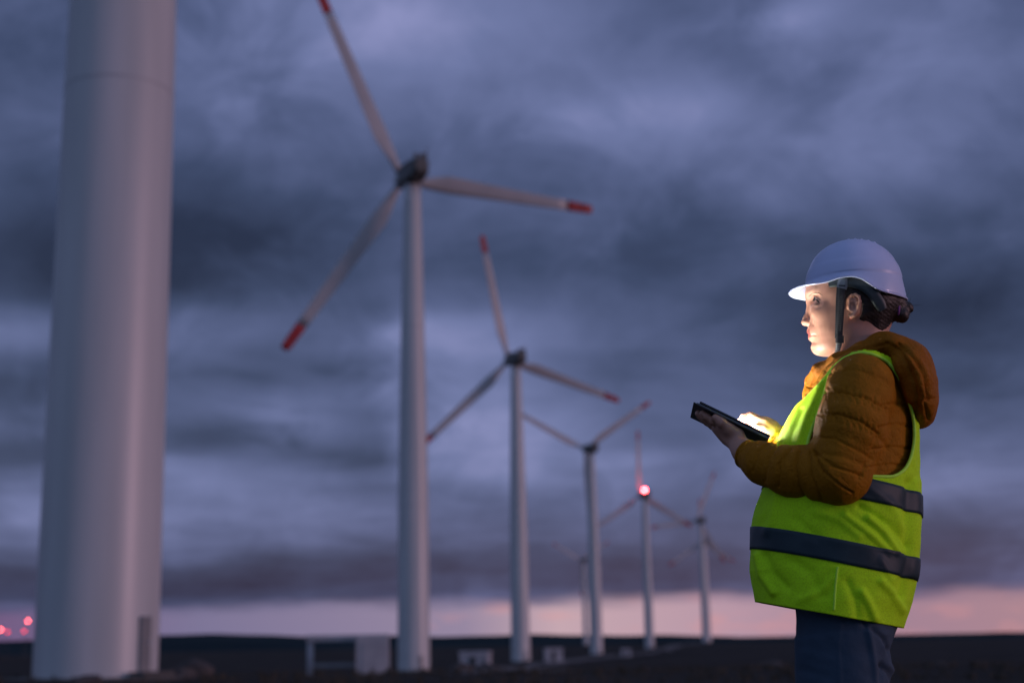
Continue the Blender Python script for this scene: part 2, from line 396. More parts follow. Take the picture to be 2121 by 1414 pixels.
def turbine(x, y, zb, hubz, phase, label, door_az=None, lampm=None):
    root = empty('wind_turbine', (x, y, zb)); tag(root, label, 'wind turbine', 'wind turbines standing in a row on the plain')
    h = hubz - zb; s = h / HUBH
    to = inst('tower', shared('tower', tower_fn), root); to.scale = (1, 1, s)
    for z in (12.7, 27.0):
        fl = inst('flange', shared('fl%d' % int(z), flange_fn(z)), to)
    bm = bmesh.new(); cyl(bm, (0, 0, -1.0), (0, 0, .05), 1.9, 1.85, 48); bm_obj('foundation', bm, M['concrete'], root, bevel=.03)
    na = inst('nacelle', shared('nacelle', nacelle_fn), root); na.location = (0, 0, h); na.rotation_euler = (TILT, 0, -AX); na.scale = (NS, NS, NS)
    hu = inst('hub', shared('hub', hub_fn), root); hu.location = (0, 0, h); hu.rotation_euler = (TILT, 0, -AX); hu.scale = (NS, NS, NS)
    for k in range(3):
        ph = math.radians(phase + 120 * k)
        bl = inst('blade', shared('blade', lambda: mesh_obj('blade', *blade_mesh(.6, 15.3), M['blade'])), root)
        # blade local X -> span in the rotor plane, Z -> along the axis
        right = Vector((math.cos(AX), -math.sin(AX), 0)); axis = Vector((math.sin(AX) * math.cos(TILT), math.cos(AX) * math.cos(TILT), math.sin(TILT))); up = right.cross(axis)
        sp = right * math.cos(ph) + up * math.sin(ph); yv = axis.cross(sp)
        mw = Matrix((sp, yv, axis)).transposed().to_4x4(); mw.translation = axis * 3.15 * NS + Vector((0, 0, h)); bl.matrix_local = mw
        inst('blade_tip', shared('tip', lambda: mesh_obj('blade_tip', *blade_mesh(15.3, 17.75, True), M['blade_red'])), bl)
    if door_az is not None:
        a = door_az; ca, sa = math.cos(a), math.sin(a); R_ = Matrix.Rotation(a, 3, 'Z')
        bm = bmesh.new(); box(bm, (RT * ca * .95, RT * sa * .95, .62), (.16, .30, 1.25), R_)
        dr = bm_obj('access_hatch', bm, M['door'], root, bevel=.02)
        bm = bmesh.new(); box(bm, Vector((RT * ca * 1.02, RT * sa * 1.02, .7)) + R_ @ Vector((0, .09, 0)), (.04, .04, .16), R_); bm_obj('handle', bm, M['seam'], dr)
        bm = bmesh.new(); box(bm, Vector((ca, sa, 0)) * (RT + .2) + Vector((0, 0, .10)), (.4, .9, .10), R_); bm_obj('step', bm, M['concrete'], root, bevel=.01)
    if lampm:
        bm = bmesh.new(); q = Matrix.Rotation(-AX, 3, 'Z') @ Vector((-.2, -.6, 0))
        bmesh.ops.create_uvsphere(bm, u_segments=20, v_segments=12, radius=.36, matrix=Matrix.Translation((q.x, q.y, h + 1.55)))
        bo = bm_obj('beacon', bm, lampm, root, smooth=True)
        bm = bmesh.new(); cyl(bm, (q.x, q.y, h + .8), (q.x, q.y, h + 1.22), .2, .28, 16); bm_obj('beacon_base', bm, M['dark'], bo)
    return root
z1 = float(terr(p1[0], p1[1]))
turbine(p1[0], p1[1], z1, z1 + HUBH, 30, 'closest turbine, its huge grey tower filling the left edge of the view', door_az=math.radians(-27))
for t in turb:
    zb = float(terr(t['pos'][0], t['pos'][1])); hz = at(t['x'], t['hub'], t['d'])[2]
    turbine(t['pos'][0], t['pos'][1], zb, hz, t['ph'], t['label'], door_az=math.radians(-60), lampm=M['lamp_bright'] if t['ph'] == 93 and t['x'] == 1335 else None)

# ------------------------------------------------------------------ kiosks, beacons, rocks
def kiosk(px, dist, w, dpt, h, label, rz=0.0, kind='big'):
    p = at(px, 1390, dist); z = float(terr(p[0], p[1])); root = empty('transformer_kiosk', (p[0], p[1], z), rz); tag(root, label, 'kiosk', 'small utility kiosks between the towers')
    if kind == 'big':      # steel cabinet at the right end of an open frame: post, beam and a low rail
        cw = w * .39; bm = bmesh.new(); box(bm, (w / 2 - cw / 2, dpt / 2, h / 2 - .16), (cw, dpt, h + .2)); cb = bm_obj('cabinet', bm, M['kiosk'], root, bevel=.02)
        bm = bmesh.new(); box(bm, (w / 2 - cw * .5, -.015, h * .45), (cw * .62, .04, h * .72)); dd_ = bm_obj('cabinet_door', bm, M['kiosk'], cb, bevel=.006)
        bm = bmesh.new(); cyl(bm, (-w / 2 + .14, dpt / 2, -.3), (-w / 2 + .14, dpt / 2, h - .2), .13, .13, 16); bm_obj('post', bm, M['kiosk'], root, smooth=True)
        bm = bmesh.new(); box(bm, (0, dpt / 2, h - .12), (w + .05, .34, .26)); bm_obj('beam', bm, M['kiosk'], root, bevel=.02)
        bm = bmesh.new(); box(bm, (-w * .2, dpt / 2, h * .32), (w * .56, .10, .16)); bm_obj('rail', bm, M['door'], root)
        return root
    bm = bmesh.new(); box(bm, (0, dpt / 2, h / 2 - .1), (w, dpt, h + .2))
    wl = bm_obj('wall', bm, M['kiosk'], root, bevel=.02)
    bm = bmesh.new(); box(bm, (0, dpt / 2, h + .05), (w + .12, dpt + .12, .12)); bm_obj('roof', bm, M['kiosk'], root, bevel=.03)
    bm = bmesh.new()
    if 0: pass
    else:
        box(bm, (-.05 * w, -.012, h * .48), (w * .24, .05, h * .72)); d = bm_obj('door', bm, M['dark'], root)
        bm = bmesh.new(); box(bm, (w * .03, -.05, h * .5), (.03, .04, .14)); bm_obj('handle', bm, M['seam'], d)
        bm = bmesh.new(); box(bm, (.32 * w, -.012, h * .72), (w * .2, .04, h * .2)); bm_obj('vent', bm, M['door'], root)
    bm = bmesh.new(); box(bm, (0, dpt / 2, .0), (w + .5, dpt + .5, .16)); bm_obj('base_slab', bm, M['concrete'], root, bevel=.02)
    return root
kiosk(718, 60, 3.4, 2.2, 1.80, 'pale cabinet joined to an open post and beam frame, just left of the second tower', rz=math.radians(4))
kiosk(982, 75, 1.5, 1.2, 1.07, 'small white kiosk with a narrow dark door, between second and third tower', rz=math.radians(-6), kind='small')
kiosk(1149, 160, 1.9, 1.5, 1.45, 'small pale kiosk close to the right of the third tower', rz=math.radians(8), kind='small')
kiosk(1299, 235, 1.5, 1.3, 1.25, 'tiny bluish kiosk farthest away, left of the tower with the red beacon', rz=math.radians(2), kind='small')
def mast(px, py, dist, m, label):
    p = at(px, py, dist); z = float(terr(p[0], p[1])) - .3; root = empty('beacon_mast', (p[0], p[1], z)); tag(root, label, 'warning light', 'far red warning lights at the left edge')
    h = p[2] - z; bm = bmesh.new(); cyl(bm, (0, 0, 0), (0, 0, h - .3), .10, .06, 10); box(bm, (0, 0, .1), (.7, .7, .4)); bm_obj('pole', bm, M['dark'], root)
    bm = bmesh.new(); bmesh.ops.create_uvsphere(bm, u_segments=20, v_segments=12, radius=.17, matrix=Matrix.Translation((0, 0, h))); bm_obj('beacon', bm, m, root, smooth=True)
mast(58, 1285, 420, M['lamp_pale'], 'highest pale pink warning light on a mast beside the big tower')
mast(50, 1306, 420, M['lamp_red'], 'red warning light directly below the highest pale one')
mast(16, 1308, 420, M['lamp_red'], 'red warning light overlapping the light at the left picture edge')
mast(2, 1303, 420, M['lamp_pale'], 'pale warning light cut by the left picture edge')
def rock_mesh(seed):
    r = random.Random(seed); bm = bmesh.new(); bmesh.ops.create_icosphere(bm, subdivisions=3, radius=1)
    ph = [r.uniform(0, 6) for _ in range(6)]
    for v in bm.verts:
        c = v.co; k = 1 + .18 * math.sin(c.x * 3 + ph[0]) * math.sin(c.y * 2.6 + ph[1]) + .12 * math.sin(c.z * 5 + ph[2] + c.x * 3) + .05 * math.sin(c.y * 11 + ph[3])
        v.co = Vector((c.x * k, c.y * k * .8, c.z * k * .5))
    return bm
rk = [bm_obj('rock', rock_mesh(s), M['rock'], smooth=True) for s in range(4)]
spots = [(400, 33, .55), (378, 31, .35), (180, 27.5, .3), (1010, 40, .5), (955, 38, .38), (1600, 45, .4), (1180, 60, .5), (1950, 36, .3)]
rl = ['large pale rock on the ground just right of the big tower foot', 'smaller rock touching the foot of the big tower on its right', 'low rock in front of the big tower base',
      'pale rock on the bottom edge below the small kiosk with the narrow door', 'smaller pale rock left of the one below the small kiosk', 'dark rock on the ground left of the standing person',
      'rock on open ground below the third tower', 'lone rock on the ground right of the standing person']
for i, (px, d, s) in enumerate(spots):
    p = at(px, 1400, d)
    o = rk[i] if i < 4 else rk[i % 4].copy()
    if i >= 4: C.objects.link(o)
    o.location = (p[0], p[1], float(terr(p[0], p[1])) + .1 * s); o.scale = (s, s, s); o.rotation_euler = (0, 0, i * 1.7)
    tag(o, rl[i], 'rock', 'rocks scattered on the plain')
# dry tufts: uncountable ground cover
def make_tufts():
    V = []; F = []
    for _ in range(2600):
        a = rng.uniform(-.42, .42); r = 24 + 130 * rng.random() ** 1.6; x, y = r * math.sin(a), r * math.cos(a); z = float(terr(x, y)); s = rng.uniform(.05, .17)
        for k in range(9):
            t = rng.uniform(0, 6.28); l = s * rng.uniform(.6, 1.3); w = .02 + .03 * s; dx, dy = math.cos(t), math.sin(t); b = len(V)
            V += [(x - dy * w + dx * .05, y + dx * w + dy * .05, z - .03), (x + dy * w + dx * .05, y - dx * w + dy * .05, z - .03), (x + dx * l * .6, y + dy * l * .6, z + l)]
            F.append((b, b + 1, b + 2))
    return mesh_obj('dry_grass', V, F, mat('dry_grass', (.05, .042, .028), .9, build=varied((.03, .028, .018), (.08, .065, .045), .3)))
tag(make_tufts(), 'sparse dry grass tufts over the dark plain', 'grass', kind='stuff')

# ================================================================== THE PERSON
# local frame: x = backwards (the person faces -x), y = away from the photographer, z = up; metres
DP = 3.2; AZP = azel(1760, 1000)[0]
PX = np.array([math.cos(AZP), -math.sin(AZP), 0]); PY = np.array([math.sin(AZP), math.cos(AZP), 0])
PO = DP * PY
def L(u, v, d=0.0):
    r = ray(u, v); t = (d - (CAM - PO) @ PY) / (r @ PY); w = CAM + t * r - PO
    return np.array([w @ PX, d, w[2]])
def proj(P):
    w = P[:, :1] * PX + P[:, 1:2] * PY + P[:, 2:3] * np.array([0, 0, 1.0]) + PO - CAM
    z = w @ cF; return CX + FPX * (w @ cR) / z, CY - FPX * (w @ cU) / z
S = float(np.linalg.norm(L(1760, 900) - L(1760, 901)))          # metres per photo pixel at the figure
def P3(t): return L(*t)

# ---- distance-field modelling -------------------------------------------------
BIG = 1.0
def ell(P, c, r, R=None):
    q = P - np.asarray(c, P.dtype)
    if R is not None: q = q @ np.asarray(R, P.dtype)
    r = np.asarray(r, P.dtype); k0 = np.linalg.norm(q / r, axis=1); k1 = np.linalg.norm(q / (r * r), axis=1) + 1e-9
    return k0 * (k0 - 1) / k1
def cap(P, a, b, ra, rb):
    a = np.asarray(a, P.dtype); b = np.asarray(b, P.dtype); ab = b - a
    h = np.clip((P - a) @ ab / max(ab @ ab, 1e-12), 0, 1)
    return np.linalg.norm(P - a - h[:, None] * ab, axis=1) - (ra + (rb - ra) * h)
def smin(a, b, k):
    h = np.maximum(k - np.abs(a - b), 0) / k; return np.minimum(a, b) - h * h * k * .25
def smax(a, b, k): return -smin(-a, -b, k)
def chain(P, pts, rads, k=.004):
    f = None
    for i in range(len(pts) - 1):
        g = cap(P, pts[i], pts[i + 1], rads[i], rads[i + 1]); f = g if f is None else smin(f, g, k)
    return f
def roty(deg):      # rotation in the x-z plane
    a = math.radians(deg); return np.array([[math.cos(a), 0, math.sin(a)], [0, 1, 0], [-math.sin(a), 0, math.cos(a)]])
def surf(f, lo, hi, h, B=8, lip=1.7):
    lo = np.asarray(lo, float); hi = np.asarray(hi, float); nb = np.ceil((hi - lo) / (h * B)).astype(int)
    I = np.stack(np.meshgrid(*[np.arange(n) for n in nb], indexing='ij'), -1).reshape(-1, 3)
    ce = (lo + (I + .5) * B * h).astype(np.float32); val = np.concatenate([f(ce[i:i + 200000]) for i in range(0, len(ce), 200000)])
    act = I[np.abs(val) < B * h * .87 * lip]
    g = np.stack(np.meshgrid(*[np.arange(B + 1)] * 3, indexing='ij'), -1).reshape(-1, 3)
    ids = []; VV = []; E = [[], [], []]; n = nb * B + 3; K = np.array([n[1] * n[2], n[2], 1], dtype=np.int64)
    off = np.array([[0, 0, 0], [1, 0, 0], [0, 1, 0], [1, 1, 0], [0, 0, 1], [1, 0, 1], [0, 1, 1], [1, 1, 1]])
    edges = [(0, 1), (2, 3), (4, 5), (6, 7), (0, 2), (1, 3), (4, 6), (5, 7), (0, 4), (1, 5), (2, 6), (3, 7)]
    for s0 in range(0, len(act), 600):
        A = act[s0:s0 + 600]; G = A[:, None, :] * B + g[None]; pts = (lo + G.reshape(-1, 3) * h).astype(np.float32)
        v = f(pts).reshape(len(A), B + 1, B + 1, B + 1).astype(np.float64)
        cv = [v[:, o[0]:B + o[0], o[1]:B + o[1], o[2]:B + o[2]] for o in off]
        sg = [c < 0 for c in cv]; sm = sum(x.astype(np.int8) for x in sg); w = np.nonzero((sm > 0) & (sm < 8))
        if len(w[0]) == 0: continue
        cell = A[w[0]] * B + np.stack(w[1:], -1); c8 = np.stack([c[w] for c in cv], -1)
        acc = np.zeros((len(cell), 3)); cnt = np.zeros(len(cell))
        for a, b in edges:
            va, vb = c8[:, a], c8[:, b]; m = (va < 0) != (vb < 0); t = np.where(m, va / np.where(m, va - vb, 1), 0)
            acc += m[:, None] * (off[a] + t[:, None] * (off[b] - off[a])); cnt += m
        VV.append(lo + (cell + acc / cnt[:, None]) * h); ids.append(cell @ K)
        for ax, cb in enumerate((1, 2, 4)):
            m = (c8[:, 0] < 0) != (c8[:, cb] < 0); E[ax].append(np.concatenate([cell[m] @ K[:, None], (c8[m, 0] < 0)[:, None]], 1))
    ids = np.concatenate(ids); V = np.concatenate(VV); order = np.argsort(ids); ids = ids[order]; V = V[order]; F = []
    for ax in range(3):
        e = np.concatenate(E[ax]).astype(np.int64); i0 = e[:, 0]; b = K[(ax + 1) % 3]; c = K[(ax + 2) % 3]
        q = np.stack([i0, i0 - b, i0 - b - c, i0 - c], 1); p = np.searchsorted(ids, q); p = np.clip(p, 0, len(ids) - 1)
        ok = (ids[p] == q).all(1); p = p[ok]; ins = e[ok, 1] == 1; p[~ins] = p[~ins][:, ::-1]; F.append(p)
    return V, np.concatenate(F)
def vnormals(V, F):
    n = np.cross(V[F[:, 2]] - V[F[:, 0]], V[F[:, 3]] - V[F[:, 1]]); N_ = np.zeros_like(V)
    for k in range(4): np.add.at(N_, F[:, k], n)
    return N_ / (np.linalg.norm(N_, axis=1, keepdims=True) + 1e-12)
def polydist(u, v, pl):
    best = np.full(len(u), 1e9)
    for (x0, y0), (x1, y1) in zip(pl, pl[1:]):
        dx, dy = x1 - x0, y1 - y0; t = np.clip(((u - x0) * dx + (v - y0) * dy) / (dx * dx + dy * dy), 0, 1)
        best = np.minimum(best, np.hypot(u - x0 - t * dx, v - y0 - t * dy))
    return best
def inpoly(u, v, pl):
    c = np.zeros(len(u), bool); n = len(pl)
    for i in range(n):
        x0, y0 = pl[i]; x1, y1 = pl[(i + 1) % n]
        if y0 == y1: continue
        m = ((v < y0) != (v < y1)) & (u < (x1 - x0) * (v - y0) / (y1 - y0) + x0); c ^= m
    return c
def folds(P, lines, near=True):
    """soft creases and ridges traced along (u, v) polylines; each (points, amplitude mm, width px). mirrored to the far side"""
    Q = P.copy(); Q[:, 1] = -np.abs(Q[:, 1]); u, v = proj(Q); d = np.zeros(len(P))
    for pl, amp, wd in lines: d += amp * .001 * np.exp(-(polydist(u, v, pl) / wd) ** 2)
    return d
def wob(P, sc_, seed=0):
    r = np.random.default_rng(seed); o = np.zeros(len(P))
    for k in range(6):
        a = r.normal(size=3); a /= np.linalg.norm(a); b = r.normal(size=3); b /= np.linalg.norm(b)
        o += np.sin(P @ a * sc_ * (1 + .35 * k) + r.uniform(0, 6) + 1.3 * np.sin(P @ b * sc_ * .7 + r.uniform(0, 6))) / (1 + .35 * k)
    return o / 3

# ---- skin body ---------------------------------------------------------------
def rows(tab):       # [(v, u_front, u_back, half width m)] -> z, xf, xb, w (ascending z)
    o = []
    for v, a, b, w in tab: A, Bq = L(a, v), L(b, v); o.append(((A[2] + Bq[2]) / 2, A[0], Bq[0], w))
    return np.array(sorted(o))
def loft(P, T, n=2.3, pad=0.0):
    z = P[:, 2]; xf, xb, w = (np.interp(z, T[:, 0], T[:, i]) for i in (1, 2, 3)); a = (xb - xf) / 2 + pad; c = (xf + xb) / 2; w = w + pad
    q = (np.abs((P[:, 0] - c) / a) ** n + np.abs(P[:, 1] / w) ** n) ** (1 / n)
    f = (q - 1) * np.minimum(a, w)
    return f
EYE = L(1696, 626.5, 0); EY = .0305
tabF = rows([(560, 1690, 1850, .062), (590, 1674, 1856, .070), (606, 1671.5, 1857, .0715), (620, 1672.5, 1856, .071), (632, 1677, 1853, .070), (645, 1678, 1848, .0695), (658, 1677.5, 1842, .0685),
             (668, 1677, 1834, .067), (676, 1676.5, 1822, .065), (684, 1677.5, 1812, .063), (694, 1680.5, 1806, .061), (704, 1683.5, 1800, .058), (709, 1684, 1796, .0555), (718, 1683, 1790, .051), (727, 1687, 1780, .046), (735, 1696, 1770, .040), (745, 1716, 1765, .030)])
CR = L(1768, 596, 0)
def f_head(P):
    d = P.dtype; f = loft(P, tabF, 2.25)
    f = smax(f, P[:, 2] - L(1760, 560)[2], .05)
    A = L(1660, 741); nz = np.array([.05, 0, -1.0]); nz /= np.linalg.norm(nz); f = smax(f, ((P - A) @ nz).astype(d), .014)         # under the chin
    A = L(1733, 737); n2_ = np.array([.66, 0, -.75]); n2_ /= np.linalg.norm(n2_); f = smax(f, ((P - A) @ n2_).astype(d), .012)     # jaw rising to the ear
    f = smax(f, ((P - L(1800, 600)) @ np.array([1.0, 0, 0])).astype(d), .02)
    f = smin(f, ell(P, CR, (.094, .075, .086)), .03)
    f = smin(f, ell(P, L(1815, 628), (.046, .060, .046)), .03)
    # brow ridge, cheek bones, chin
    Pm = P.copy(); Pm[:, 1] = np.abs(Pm[:, 1])
    f = smin(f, cap(Pm, L(1678, 613) + [0, .008, 0], L(1690, 611) + [0, .044, 0], .0055, .005), .012)
    f = smin(f, ell(Pm, L(1704, 653) + [0, .040, 0], (.018, .014, .016)), .024)
    f = smin(f, ell(P, L(1694, 720), (.0115, .017, .0115)), .014)
    # eye sockets
    f = smax(f, -ell(Pm, EYE + [-.0165, EY - .001, .001], (.0105, .0145, .0095)), .009)
    f = smax(f, -cap(Pm, EYE + [-.0150, .030, .001], EYE + [-.0085, .056, .002], .0080, .0070), .012)
    f = smax(f, -ell(Pm, L(1674, 632) + [-.004, .017, 0], (.007, .008, .012)), .009)
    # nose: bridge, tip, wings, nostrils
    f = smin(f, chain(P, [L(1680, 627), L(1676.5, 643), L(1671.5, 657), L(1668.2, 667)], [.0052, .0060, .0072, .0088], .006), .010)
    f = smin(f, ell(Pm, L(1673.5, 668.5) + [0, .0095, 0], (.0080, .0052, .0062)), .005)
    f = smax(f, -ell(Pm, L(1671.5, 674.8) + [0, .0060, 0], (.0046, .0030, .0030)), .002)
    f = smax(f, -cap(P, L(1677, 676.5), L(1674.5, 682), .0022, .0026) , .003)
    # lips: muzzle swelling, upper and lower lip, the dark line between them
    f = smin(f, ell(P, L(1688, 691), (.0140, .026, .0150)), .014)
    ul = [L(1685.5, 692) + [0, .026, -.001], L(1679.8, 688.3) + [0, .013, 0], L(1676.4, 686.2) + [0, .005, 0], L(1676.6, 686.8) + [0, 0, 0]]
    ll = [L(1686, 695) + [0, .025, -.001], L(1681.8, 698.0) + [0, .013, 0], L(1679.4, 699.4) + [0, .005, 0], L(1679.3, 699.4)]
    f = smin(f, chain(Pm, ul, [.0012, .0034, .0042, .0038]), .004); f = smin(f, chain(Pm, ll, [.0012, .0038, .0046, .0046]), .004)
    ml = [L(1685, 693.6) + [0, .0275, 0], L(1681.5, 693.0) + [0, .018, 0], L(1677.0, 692.8) + [0, .007, 0], L(1675.2, 693.0)]
    f = smax(f, -chain(Pm, ml, [.0016, .0021, .0023, .0022]), .0018)
    # eyelids: shells around the ball with an opening
    ec = EYE + [0, EY, 0]; q = Pm - ec.astype(d); rr = np.linalg.norm(q, axis=1)
    shell = np.maximum(rr - .0132, .0112 - rr)
    zr = q[:, 2]; xr = -q[:, 0]; ang = np.arctan2(zr, np.maximum(xr, 1e-4))
    opening = np.maximum(np.abs(ang - .04) - .50 * np.clip(1 - (q[:, 1] / .0115) ** 2, 0, 1) ** .5, (-xr / .0132)) * .012
    lids = smax(shell, -opening, .0008); f = smin(f, lids, .003)
    f = np.where((rr < .0118) & (opening < 0), np.maximum(f, .0118 - rr), f)
    # ears
    ex = lambda u, v, o: L(u, v, -.070 - o) * [1, -1, 1]
    rim = [ex(1759.5, 630, .003), ex(1759, 620, .008), ex(1764, 611.5, .013), ex(1772, 609.5, .016), ex(1779, 614, .018), ex(1781.5, 624, .018), ex(1779.5, 636, .016), ex(1774, 646, .012), ex(1769, 653, .010), ex(1763, 656, .007), ex(1758.5, 652, .004)]
    ear = chain(Pm, rim, [.0022, .0024, .0026, .0027, .0028, .0028, .0026, .0028, .0036, .0040, .0028], .003)
    disc = ell(Pm, L(1769, 632, -.070 - .007) * [1, -1, 1], (.0125, .0050, .0235), roty(-8)); ear = smin(ear, disc, .004)
    anti = chain(Pm, [ex(1771, 617, .012), ex(1775.5, 625, .0135), ex(1774, 636, .012), ex(1768, 645, .010), ex(1762, 643, .008)], [.0018, .0022, .0024, .0024, .002], .002); ear = smin(ear, anti, .002)
    ear = smax(ear, -ell(Pm, L(1765.5, 634, -.070 - .0135) * [1, -1, 1], (.0062, .0075, .0105), roty(-10)), .003)
    ear = smin(ear, cap(Pm, ex(1758.5, 636, .004), ex(1760.5, 641, .0065), .0026, .0030), .003)
    f = smin(f, ear, .004)
    # neck
    f = smin(f, chain(P, [L(1800, 650), L(1782, 712), L(1785, 770)], [.052, .053, .062], .02), .02)
    return f

# tablet geometry (shared by the hands that hold and tap it)
TA = L(1436, 834, -.118); TB = L(1592, 910, -.095); TD = TB - TA; TD /= np.linalg.norm(TD)
TW = np.array([-TD[1], TD[0], 0]); TW /= np.linalg.norm(TW); TN = np.cross(TD, TW)
if TN[2] < 0: TN = -TN
def on_tab(u, d, off):       # point on the near-edge column u, carried to depth d, height off above the underside plane
    p = TA + (TB - TA) * (u - 1436) / 156; return p + TW * (d - p[1]) / TW[1] + TN * off
TH = .0112                                 # case + tablet thickness
def f_hands(P):
    # near (left) hand: palm up, under the case
    g = None
    wr = L(1558, 950, -.115); pc = on_tab(1522, -.062, -.021); pk = on_tab(1494, -.052, -.014)
    g = chain(P, [wr, L(1543, 936, -.10), pc, pk], [.025, .023, .0195, .0125], .02)
    g = smin(g, ell(P, on_tab(1516, -.056, -.018), (.034, .040, .0150), roty(26)), .012)
    for i, (d0, d1, ue, r) in enumerate([(-.082, -.090, 1460, .0088), (-.062, -.064, 1452, .0092), (-.042, -.038, 1456, .0088), (-.025, -.012, 1468, .0078)]):
        a = on_tab(1500, d0, -.0125); b = on_tab(1484 if ue < 1466 else 1486, (d0 * .55 + d1 * .45), -.0135); c = on_tab((1484 + ue) / 2 - 3, (d0 * .2 + d1 * .8), -.0105); e = on_tab(ue, d1, -.0082)
        g = smin(g, chain(P, [a, b, c, e], [r * 1.12, r * 1.05, r * .97, r * .84], .003), .004)
    th = [on_tab(1536, -.088, -.018), on_tab(1518, -.096, -.0150), on_tab(1500, -.103, -.0110), on_tab(1486, -.104, -.0065)]
    g = smin(g, chain(P, th, [.0150, .0120, .0105, .0085], .004), .012)
    # far (right) hand: palm down over the screen, fingers arched, index and thumb tapping
    T = TH
    wr = L(1606, 902, .055); h = chain(P, [wr, L(1597, 889, .052), L(1585, 875, .045)], [.021, .0175, .0135], .02)
    MC = [L(1581, 876, .012), L(1580, 873, .030), L(1582, 874, .048), L(1585, 878, .064)]
    for i, m_ in enumerate(MC): h = smin(h, cap(P, L(1599, 893, .048 + (i - 1.5) * .009), m_, .0125, .0100 - .0006 * i), .010)
    fin = [([L(1556, 864, .004), L(1540, 869, .000)], on_tab(1524, -.004, T + .0075), .0086),
           ([L(1555, 861, .026), L(1541, 864, .024)], on_tab(1530, .022, T + .014), .0090),
           ([L(1560, 863, .046), L(1549, 869, .045)], on_tab(1540, .044, T + .015), .0086),
           ([L(1566, 869, .063), L(1557, 876, .062)], on_tab(1549, .061, T + .012), .0076)]
    for m_, (mid, tip, r) in zip(MC, fin):
        h = smin(h, chain(P, [m_, mid[0], mid[1], tip], [r * 1.12, r * 1.0, r * .93, r * .82], .003), .0045)
    th = [L(1594, 893, .022), L(1578, 889, .002), on_tab(1560, -.012, T + .014), on_tab(1546, -.016, T + .0085)]
    h = smin(h, chain(P, th, [.0145, .0115, .0100, .0082], .004), .009)
    return g, h
SHn = (1790, 800, -.165)
ARM_N = [L(1790, 800, -.160), L(1762, 885, -.195), L(1730, 985, -.205), L(1640, 978, -.175), L(1558, 950, -.115)]
ARM_F = [ARM_N[0] * [1, -1, 1], L(1755, 890, .205), L(1718, 975, .215), L(1665, 950, .16), L(1606, 902, .055)]
def f_limbs(P):
    f = ell(P, L(1775, 930), (.095, .15, .17)); f = smin(f, ell(P, L(1750, 1130), (.135, .15, .22)), .06)
    f = smin(f, chain(P, [L(1783, 770), L(1780, 860)], [.052, .08], .02), .02)
    f = smin(f, cap(P, L(1785, 805, -.14), L(1785, 805, .14), .045, .045), .02)
    for s in (-1, 1):
        hip = L(1750, 1240, .085 * s); kn = np.array([L(1745, 1414)[0], .095 * s, .47]); an = np.array([kn[0] + .02, .10 * s, .09])
        f = smin(f, chain(P, [hip, kn], [.085, .055], .03), .05); f = smin(f, chain(P, [kn, kn + [.012, 0, -.14], an], [.052, .05, .035], .02), .02)
        f = smin(f, cap(P, an + [.02, 0, -.045], an + [-.14, 0, -.06], .032, .026), .02)
    f = smin(f, chain(P, ARM_N, [.05, .043, .037, .034, .025], .01), .03)
    f = smin(f, chain(P, ARM_F, [.05, .043, .037, .032, .021], .01), .03)
    return f
def f_body(P):
    out = f_limbs(P).astype(np.float32); z = P[:, 2]
    m = z > L(1760, 800)[2]
    if m.any(): out[m] = smin(out[m], f_head(P[m]), .02)
    m = (P[:, 0] < L(1640, 900)[0]) & (z > L(1600, 1010)[2]) & (z < L(1500, 800)[2])
    if m.any():
        g, h = f_hands(P[m]); out[m] = smin(smin(out[m], g, .006), h, .006)
    return out

M['skin'] = mat('skin', (.62, .36, .27), .48)
def skin_b():
    m = M['skin']; nt = m.node_tree; b = nt.nodes['Principled BSDF']; n = NT(nt)
    at_ = nn(nt, 'ShaderNodeAttribute'); at_.attribute_name = 'lips_mouth_shade'; co = objco(nt)
    x = n.noise(co, 60, 4); y = n.noise(co, 14, 3)
    base = n.mix(x, (.47, .255, .17, 1), (.54, .31, .215, 1)); base = n.mix(n.m('MULTIPLY', y, .55), base, (.42, .16, .11, 1))
    base = n.mix(at_.outputs['Fac'], base, (.27, .06, .055, 1)); nt.links.new(base, b.inputs['Base Color'])  # lip red, darkened to put shade along the mouth into the colour
    b.inputs['Subsurface Weight'].default_value = .06; b.inputs['Subsurface Radius'].default_value = (.9, .35, .2); b.inputs['Subsurface Scale'].default_value = .008
    bumpify(n, nt, b, n.noise(co, 900, 3), .12, .001)
skin_b()
PER = empty('person', tuple(PO), -AZP)
tag(PER, 'person in white hard hat and orange jacket under a yellow vest, holding a tablet', 'person')
V, F = surf(f_body, (-.44, -.34, -.01), (.22, .34, 1.72), .0018)
FF_ = [([(1682.5, 656), (1685, 664), (1683.5, 673)], -1.3, 2.2), ([(1686, 673), (1692, 683), (1695, 693)], -.9, 3.5), ([(1683, 693.5), (1689, 694)], -2.1, 1.8), ([(1686, 636), (1692, 638), (1699, 635)], -.9, 2.5),
       ([(1684, 617), (1690, 614.5), (1698, 619)], -1.3, 2.0), ([(1681, 708), (1688, 709.5)], -1.0, 3), ([(1686, 631), (1694, 632)], .7, 2)]
hm = V[:, 2] > L(1700, 745)[2]; Nn = vnormals(V, F); V[hm] += Nn[hm] * (folds(V[hm], FF_) + .00035 * wob(V[hm], 260, 21))[:, None]
body = mesh_obj('body', V, F, M['skin'], PER)
from mathutils.bvhtree import BVHTree
BV = BVHTree.FromPolygons([tuple(v) for v in V], [tuple(int(q) for q in f) for f in F])
def on_body(u, v, off=.0006):
    r = ray(u, v); o = np.array([(CAM - PO) @ PX, (CAM - PO) @ PY, CAM[2]]); dd = np.array([r @ PX, r @ PY, r[2]])
    h = BV.ray_cast(Vector(o), Vector(dd).normalized()); return np.array(h[0] if h[0] is not None else L(u, v, 0)) + np.array([0, -off, 0])
Vm = V.copy(); Vm[:, 1] = np.abs(Vm[:, 1]); u_, v_ = proj(V * [1, 0, 1])
